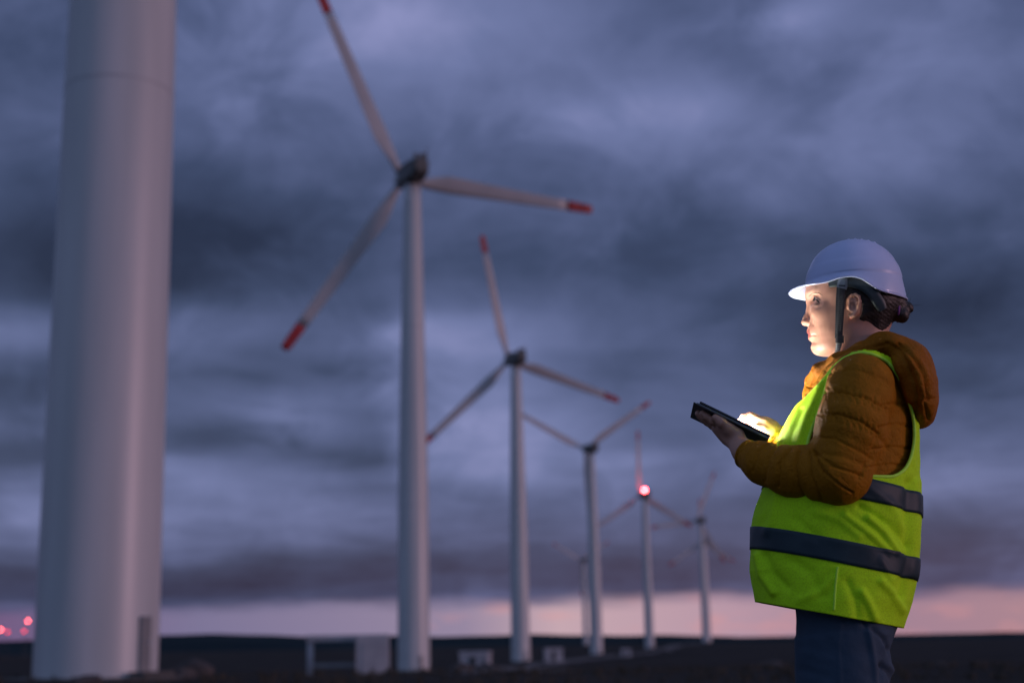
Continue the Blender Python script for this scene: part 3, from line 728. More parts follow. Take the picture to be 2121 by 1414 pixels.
mout = np.array([[1671, 686], [1675, 684.5], [1681, 686.5], [1692, 692.5], [1684, 701], [1677, 702.5], [1671, 699]])  # lip area, widened so its dark colour also paints the mouth line's shade
lp = inpoly(u_, v_, [tuple(q) for q in mout]) & (Vm[:, 1] < .024)
at_l = body.data.attributes.new('lips_mouth_shade', 'FLOAT', 'POINT'); at_l.data.foreach_set('value', lp.astype(np.float32) * .9)

# eyes
M['eye'] = mat('eye_white', (.70, .68, .66), .15)
M['iris'] = mat('iris', (.02, .012, .008), .1)
M['hair'] = mat('dark_hair', (.012, .008, .006), .5, build=varied((.008, .005, .004), (.022, .014, .010), 40, .6, .003, 160, stretch=(1, 1, 6)))
for s in (-1, 1):
    bm = bmesh.new(); bmesh.ops.create_uvsphere(bm, u_segments=32, v_segments=20, radius=.0116)
    ec = EYE + np.array([0, EY * s, 0]); g = Vector((-1, .42 * s, -.05)).normalized()
    o = bm_obj('eye', bm, M['eye'], PER, smooth=True, loc=tuple(ec)); o.data.materials.append(M['iris'])
    for p in o.data.polygons:
        if p.center.normalized().dot(g) > math.cos(math.radians(36)): p.material_index = 1
    # lashes along the upper lid, a thin lower lash line, brow above
    for nm, ln_, rr_ in (('eyelashes', [(1682.5, 623.5), (1685, 621), (1689, 620.2), (1693.5, 622.8), (1697, 627.5)], [.0007, .0012, .0014, .0013, .0006]), ('lower_lashes', [(1685, 631.5), (1689, 632), (1694, 630.5)], [.0003, .0006, .0004])):
        pts = [on_body(*q, .0009) * np.array([1, -s, 1]) for q in ln_]; V, F = tube(pts, rr_, 6); mesh_obj(nm, V, F, M['hair'], PER)
    pts = [on_body(*q, .0003) * np.array([1, -s, 1]) for q in ((1676, 613), (1681, 608.5), (1688, 606), (1696, 607), (1704, 612))]
    V, F = tube(pts, [.0005, .0011, .0012, .0009, .0004], 8); mesh_obj('eyebrow', V, F, mat('brow_hair', (.22, .12, .09), .8), PER)

# hair
def f_hair(P):
    f = smin(loft(P, tabF, 2.25, .0055), ell(P, CR + [.002, 0, 0], (.0985, .080, .090)), .02); f = smax(f, P[:, 2] - L(1760, 545)[2], .05)
    f = smin(f, ell(P, L(1815, 628), (.052, .066, .050)), .02)
    f = smin(f, ell(P, L(1815, 674), (.026, .050, .043), roty(12)), .025)
    # cut the face, the cheeks and around the ear
    Pm = P.copy(); Pm[:, 1] = np.abs(Pm[:, 1])
    A = L(1728, 600); f = smax(f, -((P - A) @ np.array([1.0, 0, 0.25])), .006)
    A = L(1748, 606); cut = np.minimum((A[2] - P[:, 2]), (L(1739, 640)[0] - P[:, 0])); f = smax(f, cut * .8, .006)
    f = smax(f, -ell(Pm, L(1768, 636, -.075) * [1, -1, 1], (.0185, .030, .028), roty(-8)), .004)
    # nape line slanting from behind the ear lobe
    A = L(1782, 677); nrm = np.array([-.52, 0, -.83]); f = smax(f, (P - A) @ (nrm / np.linalg.norm(nrm)), .010)
    Q = P + 0; f = f + .0005 * np.sin(Q[:, 2] * 700 + Q[:, 0] * 500 + 2 * np.sin(Q[:, 1] * 90))
    # pony-tail bun pushed out under the back of the helmet
    w = .004 * wob(P, 95, 3)
    b = ell(P, L(1848, 628), (.030, .030, .024), roty(-25)); b = smin(b, ell(P, L(1866, 650), (.0185, .024, .021), roty(20)), .012); b = smin(b, ell(P, L(1884, 637), (.007, .012, .012), roty(-30)), .008)
    b = smin(b, cap(P, L(1820, 640), L(1850, 628), .022, .020), .015)
    return smin(f, b + w, .008).astype(np.float32)
V, F = surf(f_hair, (-.13, -.11, 1.36), (.17, .11, 1.72), .0026)
HV, HFc = V, F
# loose strands round the bun and the nape
VV, FF = [], []
for i in range(90):
    if i < 90: c0 = L(1862 + rng.normal() * 7, 640 + rng.normal() * 9, rng.normal() * .012); dr = rng.normal(size=3) * [.6, .5, .8] + [.7, 0, -.35]
    else: c0 = L(1812 + rng.uniform(-14, 16), 680 + rng.normal() * 5, -abs(.046 + rng.normal() * .004)); dr = np.array([.35 + .2 * rng.normal(), .1 * rng.normal(), -1.0])
    dr = dr / np.linalg.norm(dr); ln = rng.uniform(.008, .017) if i < 90 else rng.uniform(.012, .028); bend = rng.normal(size=3) * .008
    pts = [c0 + dr * ln * t + bend * t * t for t in (0, .35, .7, 1)]; V, F = tube(pts, [.0006, .0005, .0004, .0001], 4); b0 = len(VV); VV += V; FF += [tuple(q + b0 for q in f) for f in F]
hair = mesh_obj('hair', np.vstack([HV, np.array([tuple(q) for q in VV])]), np.vstack([HFc, np.array(FF) + len(HV)]), M['hair'], PER)
bm = bmesh.new(); bmesh.ops.create_uvsphere(bm, u_segments=16, v_segments=10, radius=1)
V, F = tube([L(1861, 640.5) + np.array([math.cos(a) * .003 - .0, math.sin(a) * .0275, math.sin(a) * .0 + math.cos(a) * .0245 - .002]) @ roty(0) for a in np.linspace(0, 2 * np.pi, 28, endpoint=False)], .0030, 8, True); bm.free()
mesh_obj('hair_tie', V, F, mat('purple_elastic', (.24, .06, .26), .7), hair)

# ---- torso shape shared by jacket and vest -------------------------------------
tabT = rows([(715, 1768, 1822, .050), (726, 1752, 1832, .078), (735, 1738, 1842, .105), (745, 1722, 1850, .130), (758, 1702, 1860, .150), (775, 1684, 1868, .164), (800, 1671, 1880, .176), (828, 1659, 1890, .182), (850, 1644, 1896, .186), (890, 1622, 1900, .190),
             (915, 1614, 1901, .192), (950, 1601, 1900, .194), (1000, 1585, 1901, .196), (1040, 1571, 1903, .198), (1070, 1563, 1904, .199), (1100, 1561, 1903, .200), (1140, 1560, 1902, .200), (1180, 1559, 1898, .200), (1207, 1564, 1893, .199), (1247, 1572, 1885, .197), (1300, 1580, 1868, .192), (1330, 1584, 1860, .19)])
NT_ = 2.12
def torso_at(z, th, pad=0.0):
    xf, xb, w = (np.interp(z, tabT[:, 0], tabT[:, i]) for i in (1, 2, 3)); c = (xf + xb) / 2; a = (xb - xf) / 2 + pad; w = w + pad
    ct, st = np.cos(th), np.sin(th); e = 2 / NT_
    return c - a * np.sign(ct) * np.abs(ct) ** e, -w * np.sign(st) * np.abs(st) ** e      # th=0 front, pi/2 near side (-y), pi back
VFOLD = [([(1799, 1072), (1830, 1100), (1857, 1140)], 6, 7), ([(1751, 1066), (1809, 1111), (1840, 1140)], 4.5, 7), ([(1780, 1050), (1840, 1085), (1880, 1130)], -4, 8),
         ([(1786, 1226), (1800, 1250), (1812, 1280)], 5, 8), ([(1825, 1204), (1850, 1230), (1868, 1262)], 4.5, 8), ([(1755, 1205), (1770, 1240), (1775, 1275)], -3, 9), ([(1571, 1150), (1580, 1190), (1603, 1226)], 6, 7),
         ([(1586, 1150), (1600, 1185), (1630, 1215)], -4, 9), ([(1882, 1000), (1878, 1080), (1884, 1140), (1866, 1230)], -7, 10), ([(1896, 1000), (1896, 1100), (1890, 1190)], 4, 8),
         ([(1690, 1060), (1740, 1075), (1780, 1110)], 3, 9), ([(1650, 1075), (1690, 1110)], -3, 10), ([(1800, 1010), (1840, 1040), (1870, 1090)], 3, 9), ([(1640, 1160), (1680, 1185), (1700, 1230)], -3, 12), ([(1660, 1240), (1700, 1225), (1725, 1200)], 2.5, 9),
         ([(1700, 800), (1672, 860), (1655, 920)], 4, 7), ([(1660, 850), (1640, 900), (1632, 930)], -4, 7), ([(1610, 1030), (1600, 1080), (1590, 1100)], 3, 9), ([(1825, 1160), (1845, 1200)], 2.5, 8)]
def vest_disp(P): return folds(P, VFOLD) + .0014 * wob(P, 34, 11) + .0008 * wob(P, 70, 5)
VPAD = .0035
def vest_pt(z, th, extra=0.0):
    x, y = torso_at(z, th, VPAD); P = np.stack([x, y, z], -1); sh = P.shape; Q = P.reshape(-1, 3)
    d = vest_disp(Q) * 1.35; cz = np.interp(Q[:, 2], tabT[:, 0], (tabT[:, 1] + tabT[:, 2]) / 2)
    n_ = np.stack([Q[:, 0] - cz, Q[:, 1], np.zeros(len(Q))], -1); n_ /= np.linalg.norm(n_, axis=1, keepdims=True) + 1e-9
    return (Q + n_ * (d + extra)[:, None]).reshape(sh)
def slant_z(z0, z1, xa, xb_, th):           # height along a line that falls towards the back; solved on the surface
    z = np.full_like(th, (z0 + z1) / 2)
    for _ in range(6):
        x, y = torso_at(z, th, VPAD); z = z0 + (z1 - z0) * np.clip((x - xa) / (xb_ - xa), -.05, 1.05)
    return z
def ring_strip(name, topf, botf, mat_, parent, extra, rows_=8, seg=420, keep=None, thick=.001):
    th = np.linspace(0, 2 * np.pi, seg, endpoint=False); a, b = L(*topf[0]), L(*topf[1]); c, d = L(*botf[0]), L(*botf[1])
    zt = slant_z(a[2], b[2], a[0], b[0], th); zb = slant_z(c[2], d[2], c[0], d[0], th)
    G = np.stack([vest_pt(zb + (zt - zb) * t, th, extra) for t in np.linspace(0, 1, rows_)], 0); V = G.reshape(-1, 3); F = []
    for i in range(rows_ - 1):
        for k in range(seg):
            F.append((i * seg + k, i * seg + (k + 1) % seg, (i + 1) * seg + (k + 1) % seg, (i + 1) * seg + k))
    F = np.array(F)[:, ::-1]
    if keep is not None: ce = V[F].mean(1); F = F[keep(ce)]
    o = mesh_obj(name, V, F, mat_, parent); sm = o.modifiers.new('thickness', 'SOLIDIFY'); sm.thickness = thick; sm.offset = 1
    return o

# ---- jacket --------------------------------------------------------------------
def quilt_m(name, c0, c1):
    def f(n, nt, b):
        co = objco(nt); x = n.noise(co, 22, 5); c = n.mix(x, (*c0, 1), (*c1, 1)); c = n.mix(n.m('MULTIPLY', n.noise(co, 380, 3, .75), .7), c, (c0[0] * .35, c0[1] * .3, c0[2] * .3, 1)); nt.links.new(c, b.inputs['Base Color'])
        h = n.m('ADD', n.m('MULTIPLY', n.noise(co, 48, 6, .62, 1.8), 1.2), n.m('MULTIPLY', n.noise(co, 700, 2), .12)); bumpify(n, nt, b, h, .8, .006)
        b.inputs['Specular IOR Level'].default_value = .12
    return mat(name, c0, .62, build=f)
M['jacket'] = quilt_m('orange_jacket', (.38, .150, .004), (.48, .190, .006)); M['lining'] = quilt_m('jacket_hood_fabric', (.35, .120, .004), (.44, .155, .006))
RN = [.070, .064, .061, .047, .036]; RF = [.066, .060, .056, .042, .031]
ARMJN = [L(1783, 803, -.150), L(1764, 880, -.185), L(1735, 978, -.195), L(1640, 976, -.170), L(1580, 958, -.135), L(1551, 943, -.113)]
RJN = [.071, .069, .0650, .0505, .0420, .0300]
ARMJF = [ARMJN[0] * [1, -1, 1], L(1755, 890, .195), L(1722, 970, .205), L(1665, 948, .155), L(1612, 910, .070), L(1599, 900, .056)]
RJF = [.071, .066, .061, .047, .029, .025]
def f_jacket(P):
    f = loft(P, tabT, NT_, -.0115)
    f = np.maximum(f, L(1760, 1240)[2] - P[:, 2])
    a = chain(P, ARMJN, RJN, .02); b = chain(P, ARMJF, RJF, .02)
    f = smin(f, a, .018); f = smin(f, b, .018)
    Pz = P.copy(); Pz[:, 1] = np.abs(Pz[:, 1]); f = smin(f, chain(Pz, [L(1672, 842) + [0, .010, 0], L(1675, 818) + [0, .012, 0], L(1681, 790) + [0, .016, 0]], [.010, .0115, .012], .01), .012)
    # open collar round the neck and throat
    f = smax(f, -chain(P, [L(1765, 690), L(1772, 745), L(1770, 762)], [.075, .060, .045], .01), .012)
    # sleeve ends
    A = ARMJN[-1]; n_ = (ARMJN[-1] - ARMJN[-2]); n_ /= np.linalg.norm(n_)
    near = np.linalg.norm(P - A, axis=1) < .07; f = np.where(near, smax(f, (P - A - n_ * .012) @ n_, .006), f)
    A = ARMJF[-1]; n_ = (ARMJF[-1] - ARMJF[-2]); n_ /= np.linalg.norm(n_); near = np.linalg.norm(P - A, axis=1) < .06; f = np.where(near, smax(f, (P - A - n_ * .004) @ n_, .006), f)
    return f.astype(np.float32)
V, F = surf(f_jacket, (-.34, -.31, .86), (.22, .31, 1.50), .0025)
Nn = vnormals(V, F)
JF = [([(1706, 812), (1746, 811), (1796, 824), (1838, 846)], -4.68, 2.59), ([(1695, 858), (1738, 858), (1783, 872), (1820, 898)], -4.68, 2.59), ([(1688, 905), (1730, 908), (1790, 940), (1806, 950)], -3.24, 2.59), ([(1722, 772), (1770, 764), (1820, 780), (1850, 800)], -2.16, 4.50),
      ([(1722, 838), (1780, 844), (1826, 870)], 2.25, 12.00), ([(1722, 788), (1790, 796), (1838, 818)], 1.80, 13.00), ([(1712, 882), (1760, 886), (1812, 920)], 2.25, 12.00),
      ([(1684, 932), (1704, 975), (1745, 1008), (1765, 1020)], -5.04, 2.88), ([(1684, 934), (1725, 965), (1785, 985)], -4.32, 2.88), ([(1690, 938), (1745, 945), (1790, 962)], -2.52, 5.00), ([(1676, 936), (1680, 985), (1702, 1036)], -4.32, 2.88), ([(1655, 934), (1648, 965), (1656, 1010), (1668, 1030)], -4.32, 2.88),
      ([(1636, 930), (1614, 960), (1612, 1008)], -4.32, 2.88), ([(1612, 922), (1590, 950), (1584, 996)], -3.24, 2.88), ([(1590, 920), (1570, 935), (1560, 975)], -2.52, 2.88), ([(1700, 950), (1724, 990), (1756, 1015)], 2.25, 7.00), ([(1664, 945), (1664, 985), (1684, 1030)], 2.25, 7.00), ([(1644, 940), (1631, 975), (1636, 1015)], 2.25, 8.00), ([(1622, 930), (1602, 960), (1598, 1000)], 1.80, 8.00),
      ([(1740, 1036), (1775, 1005), (1800, 960)], 1.35, 8.00), ([(1820, 885), (1856, 878), (1892, 884)], -3.24, 2.88), ([(1806, 930), (1850, 925), (1892, 930)], -3.24, 2.88), ([(1830, 838), (1856, 836), (1884, 842)], -2.88, 2.88), ([(1790, 968), (1840, 962), (1886, 965)], -2.88, 2.88), ([(1840, 850), (1846, 905), (1832, 960)], -2.16, 6.00), ([(1818, 905), (1860, 945), (1876, 960)], -2.16, 5.00), ([(1822, 890), (1800, 948), (1778, 990)], -2.88, 5.00),
      ([(1676, 780), (1690, 788), (1706, 790)], -2.88, 2.16), ([(1672, 800), (1688, 803), (1700, 806)], -3.60, 2.16), ([(1668, 792), (1684, 796)], 1.35, 4.00), ([(1668, 815), (1682, 820)], -2.88, 2.16), ([(1700, 760), (1712, 770), (1722, 772)], -2.16, 2.16), ([(1720, 790), (1712, 850), (1700, 900)], 0.90, 5.00)]
# gathers: short ripples running off the seams
for base_, n_, sx0, sy0, sx1, sy1 in ((1, 9, 1700, 814, 1836, 848), (2, 10, 1696, 861, 1815, 895)):
    for k in range(n_):
        t = (k + .5) / n_; x, y = sx0 + (sx1 - sx0) * t, sy0 + (sy1 - sy0) * t * t; JF.append(([(x, y), (x - 3 + rng.normal() * 2, y - 11 - rng.random() * 6)], -2.2, 2.2)); JF.append(([(x + 5, y + 2), (x + 6 + rng.normal() * 2, y + 13)], -2.0, 2.2))
dsp = folds(V, JF) + .0018 * wob(V, 38, 2) + .0011 * wob(V, 105, 4)
V = V + Nn * dsp[:, None]
jacket = mesh_obj('jacket', V, F, M['jacket'], PER)
tag(jacket)
# stitched seam shadows are real grooves; cuffs elastic
for pts, r in (((ARMJN[-1], ARMJN[-1] - ARMJN[-2]), .0315), ((ARMJF[-1], ARMJF[-1] - ARMJF[-2]), .0262)):
    c, n_ = pts; n_ = Vector(n_).normalized(); a_ = n_.orthogonal().normalized(); b_ = n_.cross(a_)
    ring = [Vector(c) + n_ * .008 + (a_ * math.cos(t) + b_ * math.sin(t)) * (r - .004) for t in np.linspace(0, 2 * math.pi, 36, endpoint=False)]
    Vt, Ft = tube(ring, .0055, 8, True); mesh_obj('cuff', Vt, Ft, M['jacket'], jacket)
# hood lying on the back, collar rising round the neck
def f_hood(P):
    Pm = P.copy(); Pm[:, 1] = np.abs(Pm[:, 1])
    m = lambda u, v, y: L(u, v, -y) * [1, -1, 1]
    g = chain(Pm, [L(1676, 792) + [.004, .022, 0], m(1700, 768, .052), m(1738, 750, .078), m(1785, 730, .092), m(1830, 716, .075), L(1852, 718)], [.0135, .0150, .019, .023, .025, .023], .012)
    g = smin(g, ell(P, L(1846, 732), (.056, .140, .034), roty(14)), .02)
    g = smin(g, ell(P, L(1880, 772), (.047, .158, .060), roty(28)), .03)
    g = smin(g, ell(P, L(1897, 812), (.046, .148, .062), roty(8)), .03)
    g = smin(g, ell(P, L(1906, 845), (.034, .120, .042), roty(0)), .025)
    g = smax(g, -chain(P, [L(1782, 640), L(1775, 712), L(1762, 770)], [.066, .058, .050], .01), .010)
    return g.astype(np.float32)
V, F = surf(f_hood, (-.12, -.20, 1.16), (.23, .20, 1.52), .0032); Nn = vnormals(V, F)
HF = [([(1836, 712), (1866, 728), (1886, 765), (1900, 820), (1898, 860)], -6, 5), ([(1862, 712), (1892, 742), (1914, 780), (1926, 830)], -4.5, 4), ([(1850, 742), (1868, 780), (1884, 830)], 5, 7), ([(1876, 735), (1902, 775), (1915, 820)], 4, 6), ([(1924, 800), (1918, 840), (1922, 868)], -5, 4), ([(1902, 850), (1918, 830), (1934, 826)], -3.5, 4), ([(1760, 740), (1800, 720), (1840, 712)], -3, 4), ([(1690, 778), (1720, 757), (1760, 742)], -2.5, 3.5), ([(1905, 745), (1925, 785)], 3, 4)]
V = V + Nn * (folds(V, HF) + .0026 * wob(V, 60, 8) + .0008 * wob(V, 150, 9))[:, None]
hood = mesh_obj('hood', V, F, M['lining'], jacket)
zp = [L(1663.5, 834), L(1665, 815), L(1668, 800), L(1673, 786)]
for s in (-.009, .009):
    V, F = tube([p + [.002, s, 0] for p in zp], .0040, 8); mesh_obj('zip_edge', V, F, M['lining'], jacket)

# ---- safety vest ------------------------------------------------------------------
def vest_b(n, nt, b):
    co = objco(nt); x = n.noise(co, 8, 4); c = n.mix(x, (.50, .90, .012, 1), (.57, .99, .016, 1)); c = n.mix(n.m('MULTIPLY', n.m('GREATER_THAN', n.noise(co, 330, 3, .7), .53), .32), c, (.24, .50, .008, 1)); nt.links.new(c, b.inputs['Base Color'])
    w = nn(nt, 'ShaderNodeTexVoronoi'); nt.links.new(co, w.inputs['Vector']); w.inputs['Scale'].default_value = 520
    h = n.m('ADD', n.m('MULTIPLY', w.outputs[0], .15), n.m('MULTIPLY', n.noise(co, 13, 3, .45, .6), 1.3)); bumpify(n, nt, b, h, .45, .008)
    b.inputs['Specular IOR Level'].default_value = .15
M['vest'] = mat('fluorescent_mesh', (.4, .8, .02), .75, build=vest_b)
M['binding'] = mat('vest_binding', (.44, .9, .06), .7, build=varied((.44, .86, .05), (.54, .97, .07), 60))
M['reflect'] = mat('reflective_tape', (.03, .05, .06), .5, 0, build=varied((.018, .036, .044), (.026, .048, .056), 30, .3, .001, 500), **{'Specular IOR Level': .25})
seg = 480; nz = 210
th = np.linspace(0, 2 * np.pi, seg, endpoint=False)
ha, hb = L(1572, 1247), L(1870, 1300); zb = slant_z(ha[2], hb[2], ha[0], hb[0], th); ztop = L(1790, 724)[2]
G = np.stack([vest_pt(zb + (ztop - zb) * t, th) for t in np.linspace(0, 1, nz)], 0); V = G.reshape(-1, 3)
i, k = np.meshgrid(np.arange(nz - 1), np.arange(seg), indexing='ij'); k2 = (k + 1) % seg
F = np.stack([i * seg + k, (i + 1) * seg + k, (i + 1) * seg + k2, i * seg + k2], -1).reshape(-1, 4)
ARMH = [(1789, 729), (1766, 733), (1744, 744), (1730, 758), (1719, 775), (1712, 797), (1703, 832), (1690, 869), (1679, 895), (1673, 915), (1672, 940), (1684, 962), (1706, 978), (1740, 984), (1778, 981), (1812, 987), (1848, 987), (1868, 979), (1884, 958), (1893, 925), (1895, 885), (1888, 848), (1874, 806), (1856, 770), (1838, 748), (1812, 735)]
NECKP = [(1745, 744), (1730, 755), (1718, 769), (1707, 785), (1689, 803), (1664, 827), (1640, 846), (1560, 830), (1560, 600), (1990, 600), (1990, 832), (1897, 832), (1886, 802), (1866, 763), (1845, 741), (1815, 728), (1790, 725), (1764, 731)]
def hide(Pc):
    Q = Pc.copy(); Q[:, 1] = -np.abs(Q[:, 1]); u, v = proj(Q); arm = inpoly(u, v, ARMH) & (Q[:, 1] < -.03); nk = inpoly(u, v, NECKP); return arm | nk
ce = V[F].mean(1); F = F[~hide(ce)]
vest = mesh_obj('safety_vest', V, F, M['vest'], PER)
tag(vest)
sm = vest.modifiers.new('thickness', 'SOLIDIFY'); sm.thickness = .0016; sm.offset = -1
# where a pixel ray on the near side meets the vest surface
thn = np.linspace(.02, math.pi - .02, 500); zn = np.linspace(L(1760, 1310)[2], ztop, 520); ZZ, TT = np.meshgrid(zn, thn, indexing='ij')
GP = vest_pt(ZZ, TT, .0).reshape(-1, 3); gu, gv = proj(GP)
def on_vest(u, v):
    j = np.argmin((gu - u) ** 2 + (gv - v) ** 2 + 0 * GP[:, 1]); return GP[j]
def smoothpts(pts, n=3, closed=False):
    p = [np.array(q, float) for q in pts]
    for _ in range(n):
        o = []; m = len(p)
        for i in range(m if closed else m - 1): a, b = p[i], p[(i + 1) % m]; o += [a * .75 + b * .25, a * .25 + b * .75]
        if not closed: o = [p[0]] + o + [p[-1]]
        p = o
    return p
def binding(line, r, name, closed):
    px_ = smoothpts(line, 2, closed); pts = [on_vest(*q) for q in px_]; pts = smoothpts(pts, 1, closed)
    for s in (1, -1):
        q = [p * np.array([1, s, 1]) for p in pts]; V, F = tube(q, r, 8, closed); mesh_obj(name, V, F, M['binding'], vest)
binding(ARMH, .0036, 'armhole_binding', True)
binding([(1789, 729), (1766, 731), (1745, 744), (1730, 755), (1718, 769), (1707, 785), (1689, 803), (1664, 829)], .0028, 'neck_binding', False)
ring_strip('reflective_band', ((1562, 1093), (1903, 1160)), ((1562, 1139), (1900, 1205)), M['reflect'], vest, .0040, keep=None)
ring_strip('reflective_band', ((1573, 968), (1906, 1028)), ((1573, 1013), (1905, 1072)), M['reflect'], vest, .0040, keep=lambda c: ~hide(c))
ring_strip('hem', ((1572, 1236), (1870, 1289)), ((1572, 1247), (1870, 1300)), M['binding'], vest, .0012, rows_=3)
for ln_ in ([(1755, 1048), (1750, 1070), (1746, 1092), (1742, 1122)], [(1735, 1174), (1731, 1205), (1727, 1262)]):
  sp = [on_vest(u, v) for u, v in smoothpts(ln_, 3)]
  for s in (1, -1):
    V, F = tube([p * np.array([1, s * 1.0, 1]) + [0, s * -.0028, 0] for p in sp], .0024, 6); mesh_obj('side_seam', V, F, M['binding'], vest)

# ---- jeans and boots -----------------------------------------------------------------
tabJ = rows([(1200, 1640, 1862, .155), (1262, 1650, 1866, .168), (1300, 1650, 1860, .172), (1325, 1650, 1850, .172), (1350, 1650, 1842, .168), (1380, 1650, 1846, .17), (1414, 1650, 1850, .17)])
zc = L(1750, 1400)[2]; xk = L(1745, 1414)[0]
def f_jeans(P):
    f = np.maximum(loft(P, tabJ, 2.6), zc - .02 - P[:, 2]); f = np.maximum(f, P[:, 2] - L(1750, 1210)[2])
    for s in (-1, 1):
        g = None; lv = [(L(1750, 1330, 0)[2], xk + .004, .0935, .078), (zc - .05, xk + .004, .0930, .076), (.50, xk - .01, .072, .065), (.46, xk - .008, .07, .063), (.30, xk + .01, .066, .060), (.10, xk + .02, .056, .054), (.045, xk + .018, .058, .056)]
        lv = np.array(sorted(lv)); z = P[:, 2]; c, a, w = (np.interp(z, lv[:, 0], lv[:, i]) for i in (1, 2, 3)); y0 = .088 * s
        q = (np.abs((P[:, 0] - c) / a) ** 2.2 + np.abs((P[:, 1] - y0) / w) ** 2.2) ** (1 / 2.2); g = (q - 1) * w; g = np.maximum(g, np.maximum(.045 - z, z - L(1750, 1320)[2])); f = smin(f, g, .02)
    return f.astype(np.float32)
V, F = surf(f_jeans, (-.16, -.20, .03), (.20, .20, 1.0), .0042); Nn = vnormals(V, F)
JN = [([(1790, 1292), (1812, 1306), (1830, 1322), (1838, 1345)], -7, 4.5), ([(1800, 1300), (1806, 1345), (1816, 1414)], 6, 6), ([(1838, 1345), (1830, 1375), (1818, 1414)], -4, 7), ([(1824, 1376), (1842, 1392), (1852, 1420)], -8, 5), ([(1832, 1340), (1836, 1375), (1850, 1390)], 5, 6), ([(1700, 1290), (1720, 1340), (1718, 1400)], -2, 12), ([(1742, 1285), (1736, 1330), (1740, 1414)], 1.6, 2.4), ([(1670, 1350), (1720, 1365)], 2, 10), ([(1660, 1385), (1710, 1400)], -2, 9)]
V = V + Nn * (folds(V, JN) + .0018 * wob(V, 32, 13) + .0008 * wob(V, 90, 14))[:, None]
def denim(n, nt, b):
    co = objco(nt); x = n.noise(co, 12, 5); c = n.mix(x, (.012, .032, .060, 1), (.026, .054, .092, 1)); w = nn(nt, 'ShaderNodeTexWave'); w.wave_type = 'BANDS'; w.bands_direction = 'DIAGONAL'; nt.links.new(co, w.inputs[0]); w.inputs['Scale'].default_value = 260; w.inputs['Distortion'].default_value = .6
    nt.links.new(n.mix(n.m('MULTIPLY', w.outputs[1], .25), c, (.07, .11, .14, 1)), b.inputs['Base Color']); bumpify(n, nt, b, n.noise(co, 60, 5), .4, .003)
M['denim'] = mat('blue_denim', (.04, .07, .14), .85, build=denim)
jeans = mesh_obj('jeans', V, F, M['denim'], PER)
for s in (-1, 1):
    def f_boot(P, s=s):
        an = np.array([xk + .02, .09 * s, .08]); f = cap(P, an + [.0, 0, .09], an + [.01, 0, -.02], .052, .048); f = smin(f, ell(P, an + [-.085, 0, -.025], (.105, .048, .050)), .03); f = smin(f, ell(P, an + [.02, 0, -.03], (.055, .042, .05)), .02)
        return smax(f, .006 - P[:, 2], .006).astype(np.float32)
    V, F = surf(f_boot, (xk - .2, .09 * s - .08, -.01), (xk + .12, .09 * s + .08, .27), .004); bt = mesh_obj('boot', V, F, mat('boot_leather', (.04, .028, .02), .6), PER)
    bm = bmesh.new(); box(bm, (xk - .035, .09 * s, .012), (.27, .092, .024)); bm_obj('sole', bm, M['dark'], bt, bevel=.01)

# ---- hard hat --------------------------------------------------------------------------
rimc = [(1634, 607, 0), (1636, 603.5, -.022), (1643, 598, -.045), (1656, 592.5, -.064), (1672, 589, -.079), (1696, 586, -.092), (1712, 583, -.0975), (1728, 577.5, -.101), (1742, 573, -.103), (1758, 571, -.104), (1773, 572, -.104), (1787, 577, -.103), (1800, 586, -.100), (1812, 594, -.096), (1823, 600, -.090), (1838, 604.5, -.080), (1860, 610, -.055), (1874, 615, -.030), (1881, 619, 0)]
rimp = np.array([L(*q) for q in rimc]); rimp = np.vstack([rimp, (rimp[1:-1] * [1, -1, 1])[::-1]])
rimp = np.array(smoothpts(rimp, 3, True)); RCn = len(rimp)
HC = L(1769, 600, 0); HA, HBW, HZ = 99.5 * S, .0985, 105.5 * S * 1.0
# order: start front, go round near side; keep as a closed loop
def dome_pt(phi, e):
    ce = np.cos(e); se = np.sin(e); k = .93
    ce_, se_ = ce ** k, se ** k
    fx = np.where(np.cos(phi) < 0, HA * .995, HA)        # front slightly fuller
    return np.stack([HC[0] - fx * 0 + np.cos(phi) * HA * ce_, np.sin(phi) * HBW * ce_, HC[2] + HZ * se_], -1)
phi = np.arctan2(rimp[:, 1] / HBW, (rimp[:, 0] - HC[0]) / HA)
e0 = math.asin(.17); rowsV = []
q0 = dome_pt(phi, np.full(RCn, e0)); tang = (dome_pt(phi, np.full(RCn, e0 + .05)) - q0); tang /= np.linalg.norm(tang, axis=1, keepdims=True)
gap = np.linalg.norm(q0 - rimp, axis=1, keepdims=True); ctrl = q0 - tang * gap * .45
for t in np.linspace(0, 1, 12)[:-1]: rowsV.append(rimp * (1 - t) ** 2 + ctrl * 2 * t * (1 - t) + q0 * t * t)
es = np.linspace(e0, math.pi / 2 - .004, 60)
for e in es:
    P_ = dome_pt(phi, np.full(RCn, e)); nrm = P_ - HC; nrm /= np.linalg.norm(nrm, axis=1, keepdims=True); y = np.abs(P_[:, 1]); dsp = np.zeros(RCn)
    dsp += .0014 * (1 / (1 + np.exp((e - .42) / .02)))                                             # step above the lower band
    xr = (P_[:, 0] - HC[0]) / S
    ridge = np.exp(-(y / .017) ** 4) * (1 / (1 + np.exp(-(e - .55) / .05))); dsp += ridge * .0016       # raised centre spine
    for cx_ in (-4, 9, 22, 35, 47): dsp += .0030 * np.exp(-((xr - cx_) / 3.4) ** 2) * np.exp(-(y / .015) ** 4) * (e > .8)   # vent slats
    for yy in (.034, ): dsp += .0010 * np.exp(-((y - yy) / .003) ** 2) * (e > .6) * (e < 1.3)
    rowsV.append(P_ + nrm * dsp[:, None])
V = np.concatenate(rowsV); nr = len(rowsV); i, k = np.meshgrid(np.arange(nr - 1), np.arange(RCn), indexing='ij'); k2 = (k + 1) % RCn
